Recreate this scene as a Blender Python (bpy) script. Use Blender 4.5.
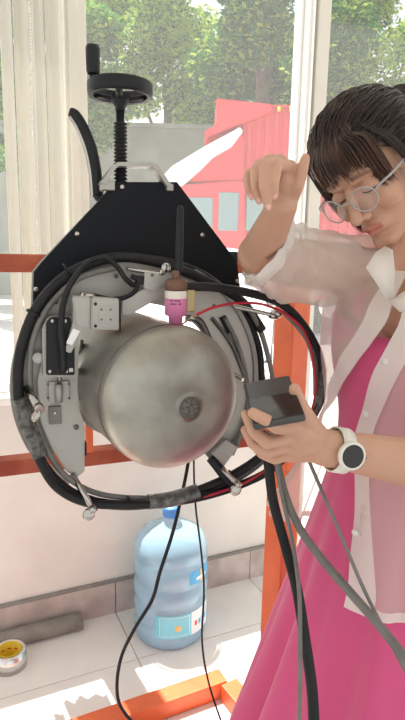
import bpy, bmesh, math, random
from mathutils import Vector as V, Matrix as M4, noise
R = math.radians
random.seed(7)
for o in list(bpy.data.objects): bpy.data.objects.remove(o)
COL = bpy.context.scene.collection
SC = bpy.context.scene
# ------------------------------------------------------------------ camera
F = 560.0; CW, CH = 405, 720; TILT = 11.0; ROLL = 1.2; CAMH = 1.40
cam = bpy.data.objects.new('camera', bpy.data.cameras.new('camera')); COL.objects.link(cam)
cam.data.sensor_fit = 'VERTICAL'; cam.data.sensor_height = 24; cam.data.lens = F/CH*24
cam.data.clip_start = 0.02; cam.data.clip_end = 300
CR = M4.Rotation(R(90-TILT), 3, 'X') @ M4.Rotation(R(ROLL), 3, 'Z')
cam.location = (0, 0, CAMH); cam.rotation_euler = CR.to_euler()
SC.camera = cam
C0 = V((0, 0, CAMH))
# ------------------------------------------------------------------ world, sun, exposure
SC.view_settings.view_transform = 'Standard'; SC.view_settings.look = 'None'
SC.view_settings.gamma = 1; SC.view_settings.use_curve_mapping = False
SC.view_settings.exposure = 1.0
wd = bpy.data.worlds.new('sky'); SC.world = wd; wd.use_nodes = True
nt = wd.node_tree; nt.nodes.clear()
wo = nt.nodes.new('ShaderNodeOutputWorld'); bg = nt.nodes.new('ShaderNodeBackground')
tc = nt.nodes.new('ShaderNodeTexCoord'); sp = nt.nodes.new('ShaderNodeSeparateXYZ'); rp = nt.nodes.new('ShaderNodeValToRGB')
nt.links.new(tc.outputs['Generated'], sp.inputs[0]); nt.links.new(sp.outputs['Z'], rp.inputs[0])
rp.color_ramp.elements[0].position = 0.0; rp.color_ramp.elements[0].color = (.93, .91, .86, 1)
rp.color_ramp.elements[1].position = .7; rp.color_ramp.elements[1].color = (.78, .86, .95, 1)
nt.links.new(rp.outputs[0], bg.inputs[0]); bg.inputs[1].default_value = 0.62
nt.links.new(bg.outputs[0], wo.inputs[0])
sun = bpy.data.objects.new('sun', bpy.data.lights.new('sun', 'SUN')); COL.objects.link(sun)
sun.data.energy = 6.0; sun.data.angle = R(0.6); sun.data.color = (1, .95, .86)
sun.rotation_euler = V((0.30, -0.52, -1.70)).to_track_quat('-Z', 'Y').to_euler()

# ------------------------------------------------------------------ pixel to place
def ray(u, v): return (CR @ V(((u-CW/2)/F, -(v-CH/2)/F, -1))).normalized()
def pt(u, v, Y): d = ray(u, v); return C0 + d*(Y/d.y)
def on(u, v, p0, n): d = ray(u, v); return C0 + d*((p0-C0).dot(n)/d.dot(n))
def flo(u, v, z=0): return on(u, v, V((0, 0, z)), V((0, 0, 1)))

# ------------------------------------------------------------------ materials
def mat(name, col, rough=.5, metal=0, noise_amt=0, scale=20, bump=0, bscale=60, alpha=1, trans=0, spec=.5, col2=None, attr=None, sheen=0, coords='Object', stretch=None, emit=None, sss=0):
    m = bpy.data.materials.new(name); m.use_nodes = True
    n = m.node_tree; b = n.nodes['Principled BSDF']
    b.inputs['Base Color'].default_value = (*col, 1); b.inputs['Roughness'].default_value = rough
    b.inputs['Metallic'].default_value = metal; b.inputs['Specular IOR Level'].default_value = spec
    b.inputs['Alpha'].default_value = alpha; b.inputs['Transmission Weight'].default_value = trans
    if sheen: b.inputs['Sheen Weight'].default_value = sheen
    if sss:
        b.inputs['Subsurface Weight'].default_value = sss; b.inputs['Subsurface Radius'].default_value = (1, .35, .2); b.inputs['Subsurface Scale'].default_value = .008
    if emit: b.inputs['Emission Color'].default_value = (*emit[:3], 1); b.inputs['Emission Strength'].default_value = emit[3]
    t = n.nodes.new('ShaderNodeTexCoord'); out = t.outputs[coords]
    if stretch:
        mp = n.nodes.new('ShaderNodeMapping'); mp.inputs['Scale'].default_value = stretch
        n.links.new(out, mp.inputs[0]); out = mp.outputs[0]
    if noise_amt or col2:
        z = n.nodes.new('ShaderNodeTexNoise'); z.inputs['Scale'].default_value = scale; z.inputs['Detail'].default_value = 6
        n.links.new(out, z.inputs['Vector'])
        rm = n.nodes.new('ShaderNodeValToRGB'); rm.color_ramp.elements[0].position = .35; rm.color_ramp.elements[1].position = .68
        c2 = col2 if col2 else tuple(max(0, c*(1-noise_amt)) for c in col)
        rm.color_ramp.elements[0].color = (*c2, 1); rm.color_ramp.elements[1].color = (*col, 1)
        n.links.new(z.outputs['Fac'], rm.inputs[0]); src = rm.outputs[0]
        if attr:
            a = n.nodes.new('ShaderNodeAttribute'); a.attribute_name = attr
            mx = n.nodes.new('ShaderNodeMix'); mx.data_type = 'RGBA'; mx.blend_type = 'MULTIPLY'; mx.inputs[0].default_value = 1
            n.links.new(src, mx.inputs[6]); n.links.new(a.outputs['Color'], mx.inputs[7]); src = mx.outputs[2]
        n.links.new(src, b.inputs['Base Color'])
    if bump:
        z2 = n.nodes.new('ShaderNodeTexNoise'); z2.inputs['Scale'].default_value = bscale; z2.inputs['Detail'].default_value = 5
        n.links.new(out, z2.inputs['Vector'])
        bp = n.nodes.new('ShaderNodeBump'); bp.inputs['Strength'].default_value = bump; bp.inputs['Distance'].default_value = .002
        n.links.new(z2.outputs['Fac'], bp.inputs['Height']); n.links.new(bp.outputs[0], b.inputs['Normal'])
    return m
def sheer(name, col, t=.35, tl=.4, haze=None):
    """thin see-through cloth or dusty glass: transparent + diffuse + translucent"""
    m = bpy.data.materials.new(name); m.use_nodes = True; n = m.node_tree; n.nodes.clear()
    o = n.nodes.new('ShaderNodeOutputMaterial'); tr = n.nodes.new('ShaderNodeBsdfTransparent')
    d = n.nodes.new('ShaderNodeBsdfDiffuse'); l = n.nodes.new('ShaderNodeBsdfTranslucent')
    d.inputs[0].default_value = (*col, 1); l.inputs[0].default_value = (*col, 1)
    a = n.nodes.new('ShaderNodeMixShader'); a.inputs[0].default_value = tl
    n.links.new(d.outputs[0], a.inputs[1]); n.links.new(l.outputs[0], a.inputs[2])
    b = n.nodes.new('ShaderNodeMixShader'); b.inputs[0].default_value = 1-t
    n.links.new(tr.outputs[0], b.inputs[1]); n.links.new(a.outputs[0], b.inputs[2])
    n.links.new(b.outputs[0], o.inputs[0]); return m
MT = {}
MT['wall'] = mat('painted_wall', (.83, .80, .745), .8, noise_amt=.10, scale=4, bump=.15)
MT['tile'] = mat('floor_tile', (.90, .88, .84), .22, noise_amt=.10, scale=5, coords='Object')
MT['grout'] = mat('grout', (.42, .39, .34), .9)
MT['marble'] = mat('marble_skirting', (.66, .58, .54), .3, col2=(.42, .35, .32), scale=9)
MT['greytrim'] = mat('grey_trim', (.28, .27, .25), .5, noise_amt=.2)
MT['frame'] = mat('window_frame_paint', (.80, .77, .68), .5, noise_amt=.05, scale=8)
MT['frame_w'] = mat('window_frame_white', (.93, .93, .91), .45, noise_amt=.03)
MT['glass'] = sheer('dusty_glass', (.95, .98, .97), .925, .6)
MT['curtain'] = sheer('curtain_cloth', (.84, .82, .75), .05, .26)
MT['orange'] = mat('orange_paint', (.84, .17, .05), .45, col2=(.72, .13, .04), scale=14, bump=.1)
MT['rust'] = mat('red_oxide_paint', (.50, .12, .055), .6, col2=(.33, .05, .02), scale=14)
MT['steel'] = mat('brushed_steel', (.62, .60, .55), .3, 1, noise_amt=.25, scale=6, bump=.25, bscale=140, stretch=(1, 1, 8))
MT['tank'] = mat('scuffed_tank_steel', (.47, .45, .40), .42, .90, col2=(.27, .255, .225), scale=11, bump=.6, bscale=34)
MT['alu'] = mat('anodised_aluminium', (.47, .455, .42), .48, .55, noise_amt=.08, scale=12, bump=.08, bscale=200)
MT['alu_d'] = mat('aluminium_plate_dark', (.32, .31, .29), .5, .5, noise_amt=.12, scale=10)
MT['chrome'] = mat('chrome', (.50, .48, .44), .22, 1, noise_amt=.1)
MT['black'] = mat('black_satin', (.012, .013, .016), .5, noise_amt=.3, scale=9, spec=.35)
MT['blackp'] = mat('black_plate', (.008, .010, .014), .5, noise_amt=.3, scale=3, spec=.2)
MT['rubber'] = mat('rubber_cable', (.018, .018, .019), .5, noise_amt=.35, scale=30, spec=.3)
MT['grey_c'] = mat('grey_cable', (.20, .19, .175), .5, noise_amt=.25, scale=30)
MT['tapew'] = mat('clear_tape_wrap', (.20, .195, .175), .25, col2=(.05, .05, .05), scale=90, bump=.8, bscale=160)
MT['red'] = mat('red_hose', (.55, .012, .04), .4, noise_amt=.2)
MT['pink'] = mat('pink_ceramic', (.72, .22, .42), .4, noise_amt=.08)
MT['ivory'] = mat('ivory_ceramic', (.78, .72, .64), .5, noise_amt=.05)
MT['copper'] = mat('brown_torch_body', (.20, .10, .07), .5, .3, noise_amt=.2)
MT['brass'] = mat('brass', (.42, .32, .17), .38, .8, noise_amt=.2)
MT['ink'] = mat('ink', (.10, .03, .05), .6, noise_amt=.05)
MT['mesh'] = mat('grey_mesh', (.22, .20, .18), .7, .4, col2=(.06, .055, .05), scale=420)
MT['dark_st'] = mat('dark_steel', (.20, .19, .175), .4, .8, noise_amt=.3)
MT['jug'] = mat('jug_plastic', (.50, .78, .98), .08, noise_amt=.06, alpha=.50, spec=.7)
MT['water'] = mat('jug_water', (.55, .80, .97), .03, trans=.75, noise_amt=.03)
MT['cap'] = mat('jug_cap', (.10, .30, .75), .4, noise_amt=.1)
MT['lab_c'] = mat('label_cyan', (.20, .62, .78), .4, noise_amt=.1, scale=14)
MT['lab_b'] = mat('label_blue', (.05, .42, .80), .4, noise_amt=.1)
MT['lab_w'] = mat('label_pale', (.75, .84, .88), .4, noise_amt=.1)
MT['gold'] = mat('label_gold', (.80, .55, .20), .4, noise_amt=.1)
MT['foil'] = mat('foil_tape', (.82, .82, .80), .25, .9, noise_amt=.1, bump=.1)
MT['yellow'] = mat('tape_core_yellow', (.88, .62, .03), .6, noise_amt=.1)
MT['redp'] = mat('tape_core_red', (.75, .10, .04), .6, noise_amt=.1)
MT['roll'] = mat('grey_roll', (.38, .35, .31), .55, .1, noise_amt=.25, scale=25)
MT['skin'] = mat('skin', (.60, .345, .24), .48, noise_amt=.05, scale=9, bump=.06, bscale=300, attr='tint', sss=.18, spec=.4)
MT['hair'] = mat('dark_hair', (.045, .022, .014), .35, col2=(.018, .010, .008), scale=30, spec=.6)
MT['fringe'] = mat('brown_hair', (.11, .042, .022), .35, col2=(.025, .012, .008), scale=16, spec=.6)
MT['shirt'] = sheer('sheer_white_cloth', (.90, .85, .80), .42, .45)
MT['shirt_d'] = sheer('white_cloth_doubled', (.93, .88, .83), .10, .35)
MT['dress'] = mat('pink_dress_cloth', (.70, .085, .235), .75, noise_amt=.06, scale=6, bump=.15, bscale=700, sheen=.3)
MT['sclera'] = mat('eye_white', (.75, .70, .66), .2, noise_amt=.02)
MT['iris'] = mat('eye_dark', (.03, .015, .01), .1, noise_amt=.02)
MT['lens'] = sheer('lens_glass', (.9, .93, .95), .88, .2)
MT['acet'] = mat('clear_grey_acetate', (.50, .48, .47), .12, noise_amt=.05, alpha=.62, spec=.8)
MT['white_r'] = mat('white_rubber', (.80, .77, .70), .5, noise_amt=.03)
MT['screen'] = mat('dark_glass', (.008, .008, .010), .08, noise_amt=.02, spec=.6)
MT['phone'] = mat('phone_body', (.07, .068, .066), .3, .3, noise_amt=.1, scale=20)
MT['truck'] = mat('red_truck_paint', (.68, .035, .05), .35, noise_amt=.08, scale=1)
MT['truck_d'] = mat('red_container_paint', (.58, .03, .045), .5, noise_amt=.15, scale=1)
MT['tglass'] = mat('truck_glass', (.20, .28, .30), .1, noise_amt=.15, scale=1)
MT['wpaint'] = mat('white_paint', (.85, .87, .88), .25, noise_amt=.03)
MT['tyre'] = mat('tyre', (.03, .03, .03), .8, noise_amt=.1)
MT['leafA'] = sheer('leaf_green', (.13, .30, .055), 0, .45)
MT['leafB'] = sheer('leaf_yellow_green', (.34, .46, .08), 0, .5)
MT['leafC'] = sheer('leaf_deep_green', (.05, .17, .045), 0, .4)
MT['bark'] = mat('bark', (.16, .12, .09), .9, noise_amt=.4, scale=6, bump=.6, bscale=10)
MT['road'] = mat('concrete_yard', (.62, .61, .58), .9, noise_amt=.15, scale=1.5)
MT['gwall'] = mat('grey_yard_wall', (.30, .32, .28), .9, noise_amt=.3, scale=1.2)
MT['amber'] = mat('amber_marker', (.95, .6, .05), .4, noise_amt=.05)
MT['shoe'] = mat('white_shoe', (.75, .73, .70), .5, noise_amt=.05)

# ------------------------------------------------------------------ mesh helpers
class MB:
    def __init__(s): s.b = bmesh.new(); s.mi = 0
    def face(s, vs, smooth=False):
        try: f = s.b.faces.new(vs); f.material_index = s.mi; f.smooth = smooth; return f
        except ValueError: return None
    def box(s, c, sz, rot=None, bev=0):
        """c centre, sz full sizes, rot 3x3 with columns = axes"""
        rot = rot or M4.Identity(3); g = bmesh.new(); bmesh.ops.create_cube(g, size=1)
        for v in g.verts: v.co = V((v.co.x*sz[0], v.co.y*sz[1], v.co.z*sz[2]))
        if bev: bmesh.ops.bevel(g, geom=g.edges[:], offset=min(bev, min(sz)*.45), segments=2, affect='EDGES', profile=.6)
        for v in g.verts: v.co = rot @ v.co + V(c)
        s.take(g); return s
    def take(s, g, smooth=False):
        mp = {v: s.b.verts.new(v.co) for v in g.verts}
        for f in g.faces: s.face([mp[v] for v in f.verts], smooth or f.smooth)
        g.free()
    def loft(s, rings, closed=True, caps=False, smooth=True):
        vr = [[s.b.verts.new(p) for p in r] for r in rings]; n = len(vr[0])
        for a, b in zip(vr, vr[1:]):
            for i in range(n if closed else n-1):
                s.face([a[i], a[(i+1) % n], b[(i+1) % n], b[i]], smooth)
        if caps:
            s.face(list(reversed(vr[0]))); s.face(vr[-1])
        return s
    def tube(s, pts, r, seg=10, caps=True, res=6, flat=None):
        """smooth tube through points; r number or list per point"""
        pts = [V(p) for p in pts]; rs = r if isinstance(r, (list, tuple)) else [r]*len(pts)
        P, Q = [], []
        if len(pts) == 2 or res <= 1: P, Q = pts, list(rs)
        else:
            for i in range(len(pts)-1):
                p0, p1, p2, p3 = pts[max(i-1, 0)], pts[i], pts[i+1], pts[min(i+2, len(pts)-1)]
                for k in range(res):
                    t = k/res
                    P.append(.5*((2*p1)+(p2-p0)*t+(2*p0-5*p1+4*p2-p3)*t*t+(3*p1-p0-3*p2+p3)*t**3)); Q.append(rs[i]*(1-t)+rs[i+1]*t)
            P.append(pts[-1]); Q.append(rs[-1])
        up = V((0, 0, 1)); rings = []; pn = None
        for i, p in enumerate(P):
            d = (P[min(i+1, len(P)-1)]-P[max(i-1, 0)]).normalized()
            if pn is None:
                pn = d.cross(up if abs(d.z) < .9 else V((1, 0, 0))).normalized()
            pn = (pn - d*pn.dot(d)).normalized(); bn = d.cross(pn)
            rings.append([p+(pn*math.cos(a)+bn*math.sin(a)*(flat or 1))*Q[i] for a in [2*math.pi*k/seg for k in range(seg)]])
        return s.loft(rings, True, caps)
    def lathe(s, prof, o, ax=V((0, 0, 1)), seg=32, a0=0, a1=360, caps=False):
        """prof [(radius, height)] about axis ax at o"""
        ax = V(ax).normalized(); x = ax.orthogonal().normalized(); y = ax.cross(x); full = abs(a1-a0) >= 360
        n = seg if full else seg+1
        rings = [[V(o)+ax*h+(x*math.cos(R(a0+(a1-a0)*k/seg))+y*math.sin(R(a0+(a1-a0)*k/seg)))*max(r, 1e-5) for k in range(n)] for r, h in prof]
        return s.loft(rings, full, caps)
    def cyl(s, a, b, r, seg=16, r2=None):
        return s.tube([a, b], [r, r if r2 is None else r2], seg, True, 1)
    def prism(s, poly, off, bev=0):
        """planar polygon (3-D points) extruded by vector off"""
        g = bmesh.new(); f = g.faces.new([g.verts.new(p) for p in poly])
        ex = bmesh.ops.extrude_face_region(g, geom=[f])
        bmesh.ops.translate(g, verts=[e for e in ex['geom'] if isinstance(e, bmesh.types.BMVert)], vec=off)
        bmesh.ops.recalc_face_normals(g, faces=g.faces[:])
        if bev: bmesh.ops.bevel(g, geom=g.edges[:], offset=bev, segments=2, affect='EDGES')
        s.take(g); return s
    def ball(s, c, r, rot=None, sub=3):
        g = bmesh.new(); bmesh.ops.create_icosphere(g, subdivisions=sub, radius=1)
        r = (r, r, r) if not isinstance(r, (tuple, list)) else r
        for v in g.verts:
            p = V((v.co.x*r[0], v.co.y*r[1], v.co.z*r[2])); v.co = (rot @ p if rot else p)+V(c)
        s.take(g, True); return s
    def build(s, name, m, parent=None, recalc=True, **kw):
        if recalc: bmesh.ops.recalc_face_normals(s.b, faces=s.b.faces[:])
        off = wloc(parent)
        for v in s.b.verts: v.co -= off
        me = bpy.data.meshes.new(name); s.b.to_mesh(me); s.b.free()
        for k in (m if isinstance(m, list) else [m]): me.materials.append(k)
        o = bpy.data.objects.new(name, me); COL.objects.link(o); o.parent = parent
        for k, v in kw.items(): o[k] = v
        return o
def wloc(p):
    l = V((0, 0, 0))
    while p: l += p.location; p = p.parent
    return l
def thing(name, label, cat, loc=(0, 0, 0), group=None):
    o = bpy.data.objects.new(name, None); COL.objects.link(o); o.location = loc; o.empty_display_size = .05
    o['label'] = label; o['category'] = cat
    if group: o['group'] = group
    return o
def tag(o, label, cat, group=None, kind=None):
    o['label'] = label; o['category'] = cat
    if group: o['group'] = group
    if kind: o['kind'] = kind
    return o
def origin(o):
    """move a top-level mesh's origin to the middle of its base"""
    vs = [v.co for v in o.data.vertices]
    c = V(((min(v.x for v in vs)+max(v.x for v in vs))/2, (min(v.y for v in vs)+max(v.y for v in vs))/2, min(v.z for v in vs)))
    o.data.transform(M4.Translation(-c)); o.location += c; return o
def axes(x, y, z): return M4((x, y, z)).transposed()

# ================================================================== SETTING
W0, W1 = flo(0, 640), flo(265, 573)
EW = (W1-W0).normalized(); NW = V((-EW.y, EW.x, 0))         # along the wall; outwards (away from the room)
RW = axes(EW, NW, V((0, 0, 1)))
def WP(s, z, t=0): return W0+EW*s+NW*t+V((0, 0, z))
def ws(u, v, t=0):
    p = on(u, v, W0+NW*t, NW)-W0; return p.dot(EW), p.z
def wbox(mb, s0, s1, z0, z1, t0, t1, bev=0):
    mb.box(WP((s0+s1)/2, (z0+z1)/2, (t0+t1)/2), (s1-s0, t1-t0, z1-z0), RW, bev)
SILL = ws(8, 399)[1]; TOP = 2.75; WT = .22
sJ0, sJ1 = ws(62, 100, .06)[0], ws(83.5, 100, .06)[0]        # jamb between curtain and big pane
sM0, sM1 = ws(311, 60, 0)[0], ws(329, 60, -.01)[0]      # white post + grey mullion
sD = ws(317.5, 60, -.01)[0]
print('wall', W0, W1, 'sill', SILL, 's', sJ0, sJ1, sM0, sM1)
mb = MB()
wbox(mb, -3.2, sM0, -.02, SILL-.02, 0, WT); wbox(mb, -3.2, 3.6, TOP, 3.5, 0, WT)
wbox(mb, sM1+1.25, 3.6, -.02, TOP, 0, WT); wbox(mb, -3.2, -1.6, SILL-.02, TOP, 0, WT)
mb.build('wall_back', MT['wall'], kind='structure')
mb = MB(); wbox(mb, -1.6, sM0, SILL-.02, SILL+.008, -.015, WT, .004)
mb.build('trim_1', MT['frame_w'], kind='structure')
mb = MB(); wbox(mb, -3.2, 3.6, 3.5, 3.62, -4.2, WT); mb.build('ceiling', MT['wall'], kind='structure')
# window left of jamb (behind the curtain) and the big pane
def window(name, s0, s1, z0, z1, fr, t=.06, mat_=None):
    root = bpy.data.objects.new(name, None); COL.objects.link(root); root['kind'] = 'structure'; root.location = WP(s0, z0, t)
    mb = MB()
    for a in ((s0, s0+fr, z0, z1), (s1-fr, s1, z0, z1), (s0+fr, s1-fr, z0, z0+fr), (s0+fr, s1-fr, z1-fr, z1)): wbox(mb, *a, t, t+.05, .004)
    mb.build('window_frame', mat_ or MT['frame_w'], root)
    mb = MB(); wbox(mb, s0+fr-.004, s1-fr+.004, z0+fr-.004, z1-fr+.004, t+.022, t+.028); mb.build('pane', MT['glass'], root)
    return root
window('window_1', -1.6, sJ0, SILL+.008, TOP, .03)
window('window_2', sJ1, sM0, SILL+.008, TOP, .012)
mb = MB(); wbox(mb, sJ0, sJ1, SILL+.008, TOP, .0, .12, .004); wbox(mb, sJ0+.012, sJ1-.03, SILL+.008, TOP, -.012, 0, .003)
mb.build('trim_2', MT['frame'], kind='structure')
mb = MB(); wbox(mb, sM0, sD, 0, TOP, .02, .07, .004); wbox(mb, sM0+.01, sD-.012, 0, TOP, .0, .02, .003); mb.build('trim_3', MT['frame_w'], kind='structure')
mb = MB(); wbox(mb, sD, sM1, 0, TOP, -.01, .07, .004); mb.build('trim_4', MT['frame'], kind='structure')
# glass door right of mullion
dr = bpy.data.objects.new('door_1', None); COL.objects.link(dr); dr['kind'] = 'structure'; dr.location = WP(sM1, 0, .04)
mb = MB(); s0, s1 = sM1+.004, sM1+1.245
for a in ((s0, s0+.03, .01, TOP-.002), (s1-.03, s1, .01, TOP-.002), (s0+.03, s1-.03, .01, .12), (s0+.03, s1-.03, TOP-.08, TOP-.002)): wbox(mb, *a, .04, .085, .004)
mb.build('door_frame', MT['frame_w'], dr)
mb = MB(); wbox(mb, s0+.026, s1-.026, .116, TOP-.076, .058, .066); mb.build('pane', MT['glass'], dr)
mb = MB(); mb.tube([WP(s1-.09, 1.0, .04), WP(s1-.09, 1.0, -.01), WP(s1-.09, 1.3, -.01), WP(s1-.09, 1.3, .04)], .009, 8); mb.build('door_handle', MT['chrome'], dr)
# skirting of marble pieces
bs = bpy.data.objects.new('baseboard_back', None); COL.objects.link(bs); bs['kind'] = 'structure'; bs.location = WP(0, 0)
BH = ws(0, 606, -.012)[1]
sj = ws(115, 612)[0]; k = -6
jointS = []
while k < 8:
    a, b = sj+k*.6+.0015, sj+(k+1)*.6-.0015
    k += 1
    if b > sM0: b = sM0
    if b-a < .03 or a < -3.1: continue
    mb = MB(); wbox(mb, a, b, .001, BH-.012, -.012, -.0005, .002); mb.build('skirting_tile', MT['marble'], bs)
mb = MB(); wbox(mb, -3.2, sM0, BH-.012, BH, -.014, -.0005, .002); mb.build('skirting_cap', MT['greytrim'], bs)
# floor of single tiles
mb = MB(); wbox(mb, -3.2, 3.6, -.06, -.012, -4.2, .0); fl = mb.build('floor', MT['grout'], kind='structure')
fj = flo(120, 664)                      # a joint parallel to the wall
tj = (fj-W0).dot(NW); T = .6
i0, i1, j0, j1 = -4, 5, -6, 1
base_tile = None
for i in range(i0, i1):
    for j in range(j0, j1):
        a0, a1 = sj+i*T+.0012, sj+(i+1)*T-.0012; b0, b1 = tj+j*T+.0012, tj+(j+1)*T-.0012
        full = b1 < -.001 and base_tile is not None
        if full:
            o = base_tile.copy(); COL.objects.link(o); o.location = WP((a0+a1)/2, 0, (b0+b1)/2); continue
        b1c = min(b1, -.001)
        if b1c-b0 < .02: continue
        g = MB(); g.box((0, 0, -.006), (a1-a0, b1c-b0, .012), RW, .0015)
        o = g.build('floor_tile', MT['tile'], fl); o.location = WP((a0+a1)/2, 0, (b0+b1c)/2)
        if b1c == b1: base_tile = o

# ================================================================== CURTAIN, LIGHT GAP BEADS
def curtain(name, label, pxs, z0, z1, t, amp, m, cat='curtain', grp=None, nf=1):
    """pleated hanging cloth between two pixel columns"""
    s0, s1 = ws(pxs[0], 120, t)[0], ws(pxs[1], 120, t)[0]
    mb = MB(); n = 26; rings = []
    for j in range(13):
        z = z0+(z1-z0)*j/12
        rings.append([WP(s0+(s1-s0)*i/n, z, t+amp*math.sin(2*math.pi*nf*i/n+.25*math.sin(z*3))) for i in range(n+1)])
    mb.loft(rings, False)
    o = mb.build(name, m, None, False); sol = o.modifiers.new('s', 'SOLIDIFY'); sol.thickness = .0015
    return origin(tag(o, label, cat, grp))
curtain('curtain', 'narrow cream curtain strip at the left edge of the window, leftmost of three', (4, 15.5), SILL+.06, 2.7, -.08, .006, MT['curtain'])
curtain('curtain', 'greyish cream pleated curtain hanging behind the light gap beads, between two others', (17, 47), SILL+.02, 2.7, -.06, .012, MT['curtain'], nf=2)
curtain('curtain', 'cream curtain strip gathered against the window post right of the light gap beads', (48, 63), SILL+.02, 2.7, -.07, .010, MT['curtain'])
mb = MB(); wbox(mb, -1.5, sJ1-.01, 2.70, 2.74, -.12, -.04, .006); tag(origin(mb.build('curtain_rail', MT['frame_w'])), 'white rail above the window that carries the cream curtains', 'rail')
ch = thing('light_gap', 'white beads standing for the dotted light gap in the pleated cream curtain', 'chain', WP(ws(33, 120, -.10)[0], SILL+.15, -.10))  # white beads stand in for bright light coming through the curtain gap
mb = MB(); s_ = ws(33, 120, -.10)[0]
for k in range(230):
    g = bmesh.new(); bmesh.ops.create_icosphere(g, subdivisions=1, radius=.0034)
    for v in g.verts: v.co += WP(s_+.002*math.sin(k*.1), 2.68-k*.0085, -.10)
    mb.take(g, True)
mb.build('gap_beads', MT['frame_w'], ch, kind='stuff')
mb = MB(); mb.cyl(WP(s_+.0085, 2.70, -.10), WP(s_+.0085, 2.68-229*.0085, -.10), .0012, 6); mb.build('gap_line', MT['frame_w'], ch)

# ================================================================== STEEL STAND
PY = 1.34
pc = pt(291, 380, PY); SA = R(22)
ES = V((math.cos(SA), math.sin(SA), 0)); NS = V((-ES.y, ES.x, 0)); RS = axes(ES, NS, V((0, 0, 1)))
post_c = V((pc.x, pc.y+.03, 0))
st = thing('steel_stand', 'orange and rust painted square tube stand behind the welding machine', 'stand', post_c)
mb = MB(); mb.box((post_c.x, post_c.y, .70), (.062, .062, 1.40), axes(V((math.cos(R(40)), math.sin(R(40)), 0)), V((-math.sin(R(40)), math.cos(R(40)), 0)), V((0, 0, 1))), .004); mb.build('post', MT['orange'], st)
def bar_px(name, uv0, uv1, h, depth, m):
    """horizontal bar in the plane of the stand, between two pixels"""
    pl = post_c-NS*.0
    a, b = on(*uv0, pl, NS), on(*uv1, pl, NS); z = (a.z+b.z)/2; a.z = b.z = z
    mb = MB(); mb.box((a+b)/2+NS*depth/2, ((b-a).length, depth, h), axes((b-a).normalized(), V((-(b-a).normalized().y, (b-a).normalized().x, 0)), V((0, 0, 1))), .003)
    mb.build(name, m, st); return z, a, b
zl, la, lb = bar_px('crossbar', (-150, 482), (281, 441), .034, .04, MT['rust'])
zu, ua, ub = bar_px('crossbar', (-150, 267), (281, 262), .036, .04, MT['rust'])
print('bars', zl, zu)
q = on(89, 440, post_c, NS)
mb = MB(); mb.box(V((q.x, q.y, (zl+zu)/2)), (.016, .016, zu-zl-.036), RS, .002); mb.build('brace', MT['orange'], st)
# floor frame
c1 = flo(219, 668, .06); c2 = flo(60, 722, .06)
d1 = (c1-c2).normalized(); d1.z = 0; perp = V((d1.y, -d1.x, 0))
B = .06
def fbar(a, b, name='base_bar'):
    a = V((a.x, a.y, B/2)); b = V((b.x, b.y, B/2)); d = (b-a).normalized()
    mb = MB(); mb.box((a+b)/2, ((b-a).length, B, B-.001), axes(d, V((-d.y, d.x, 0)), V((0, 0, 1))), .004); mb.build(name, MT['orange'], st)
cc = c1+perp*B/2-d1*0
fl_ = post_c.copy()
side = V((post_c.x-c1.x, post_c.y-c1.y, 0)).normalized()
fbar(cc-d1*.9, cc)
fbar(cc+side*B*.55, V((post_c.x, post_c.y, 0))-side*.034)
fbar(cc-d1*.9+side*B*.55, cc-d1*.9+side*.55)
lp = cc-d1*.87; lp = V((lp.x, lp.y, 0))
# left upright that carries the crossbars, out of view
lu = V((la.x, la.y, 0))+NS*.02
mb = MB(); mb.box((lu.x, lu.y, .70), (.06, .06, 1.40), RS, .004); mb.build('post', MT['orange'], st)
fbar(lu+ES*.035, V((post_c.x, post_c.y, 0))-ES*.05)

# ================================================================== TANK (work piece)
AY = R(20); E = V((math.cos(AY), math.sin(AY), 0)); N = V((math.sin(AY), -math.cos(AY), 0)); Z = V((0, 0, 1))
RM = axes(E, -N, Z)
AY = R(28); E = V((math.cos(AY), math.sin(AY), 0)); N = V((math.sin(AY), -math.cos(AY), 0))
TS = pt(172, 398, .84)                       # centre of shoulder
TR = .1125
tk = thing('steel_tank', 'scuffed stainless steel tank end clamped inside the welding ring', 'tank', TS-N*.24-V((0, 0, TR)))
prof = []
for k in range(15):
    a = R(90*k/14); rr_ = math.sin(a); prof.append((max(.0165, TR*rr_), .0565*(1-rr_**2.5)**.62+.0045*(1-rr_)))
prof = [(p[0], p[1]) for p in prof]+[(TR, -.012)]
mb = MB(); mb.lathe(prof, TS, N, 96); mb.build('dome', MT['tank'], tk)
mb = MB(); mb.lathe([(TR-.001, -.008), (TR+.0012, -.0125), (TR+.0012, -.0165), (TR-.001, -.021)], TS, N, 96); mb.build('weld_seam', MT['dark_st'], tk)
mb = MB(); mb.lathe([(TR, -.018), (TR, -.25), (TR-.012, -.265), (.02, -.27), (.0001, -.27)], TS, N, 96); mb.build('shell', MT['tank'], tk)
mb = MB(); mb.lathe([(.0001, .0645), (.0152, .0645), (.0165, .062), (.0165, .055)], TS, N, 40); mb.build('mesh_disc', MT['mesh'], tk, label='dark grey mesh disc in the middle of the dome')

# ================================================================== WELDING MACHINE
AY = R(20); E = V((math.cos(AY), math.sin(AY), 0)); N = V((math.sin(AY), -math.cos(AY), 0))
RC = TS-N*.125                                # ring centre plane
wm = thing('orbital_welder', 'pipe welding machine with black back plate, aluminium ring and handwheel', 'machine', RC-V((0, 0, .26)))
def mp(u, v, off=0): return on(u, v, RC+N*off, N)
def part(mb, name, m, par=None, **kw): return mb.build(name, m, par or wm, **kw)
def disc(c, r, h, m, name='screw', par=None, ax=None, seg=14):
    ax = ax or N; mb = MB(); mb.lathe([(.0001, h), (r*.8, h), (r, h*.7), (r, 0)], c, ax, seg); return part(mb, name, m, par)
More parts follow.
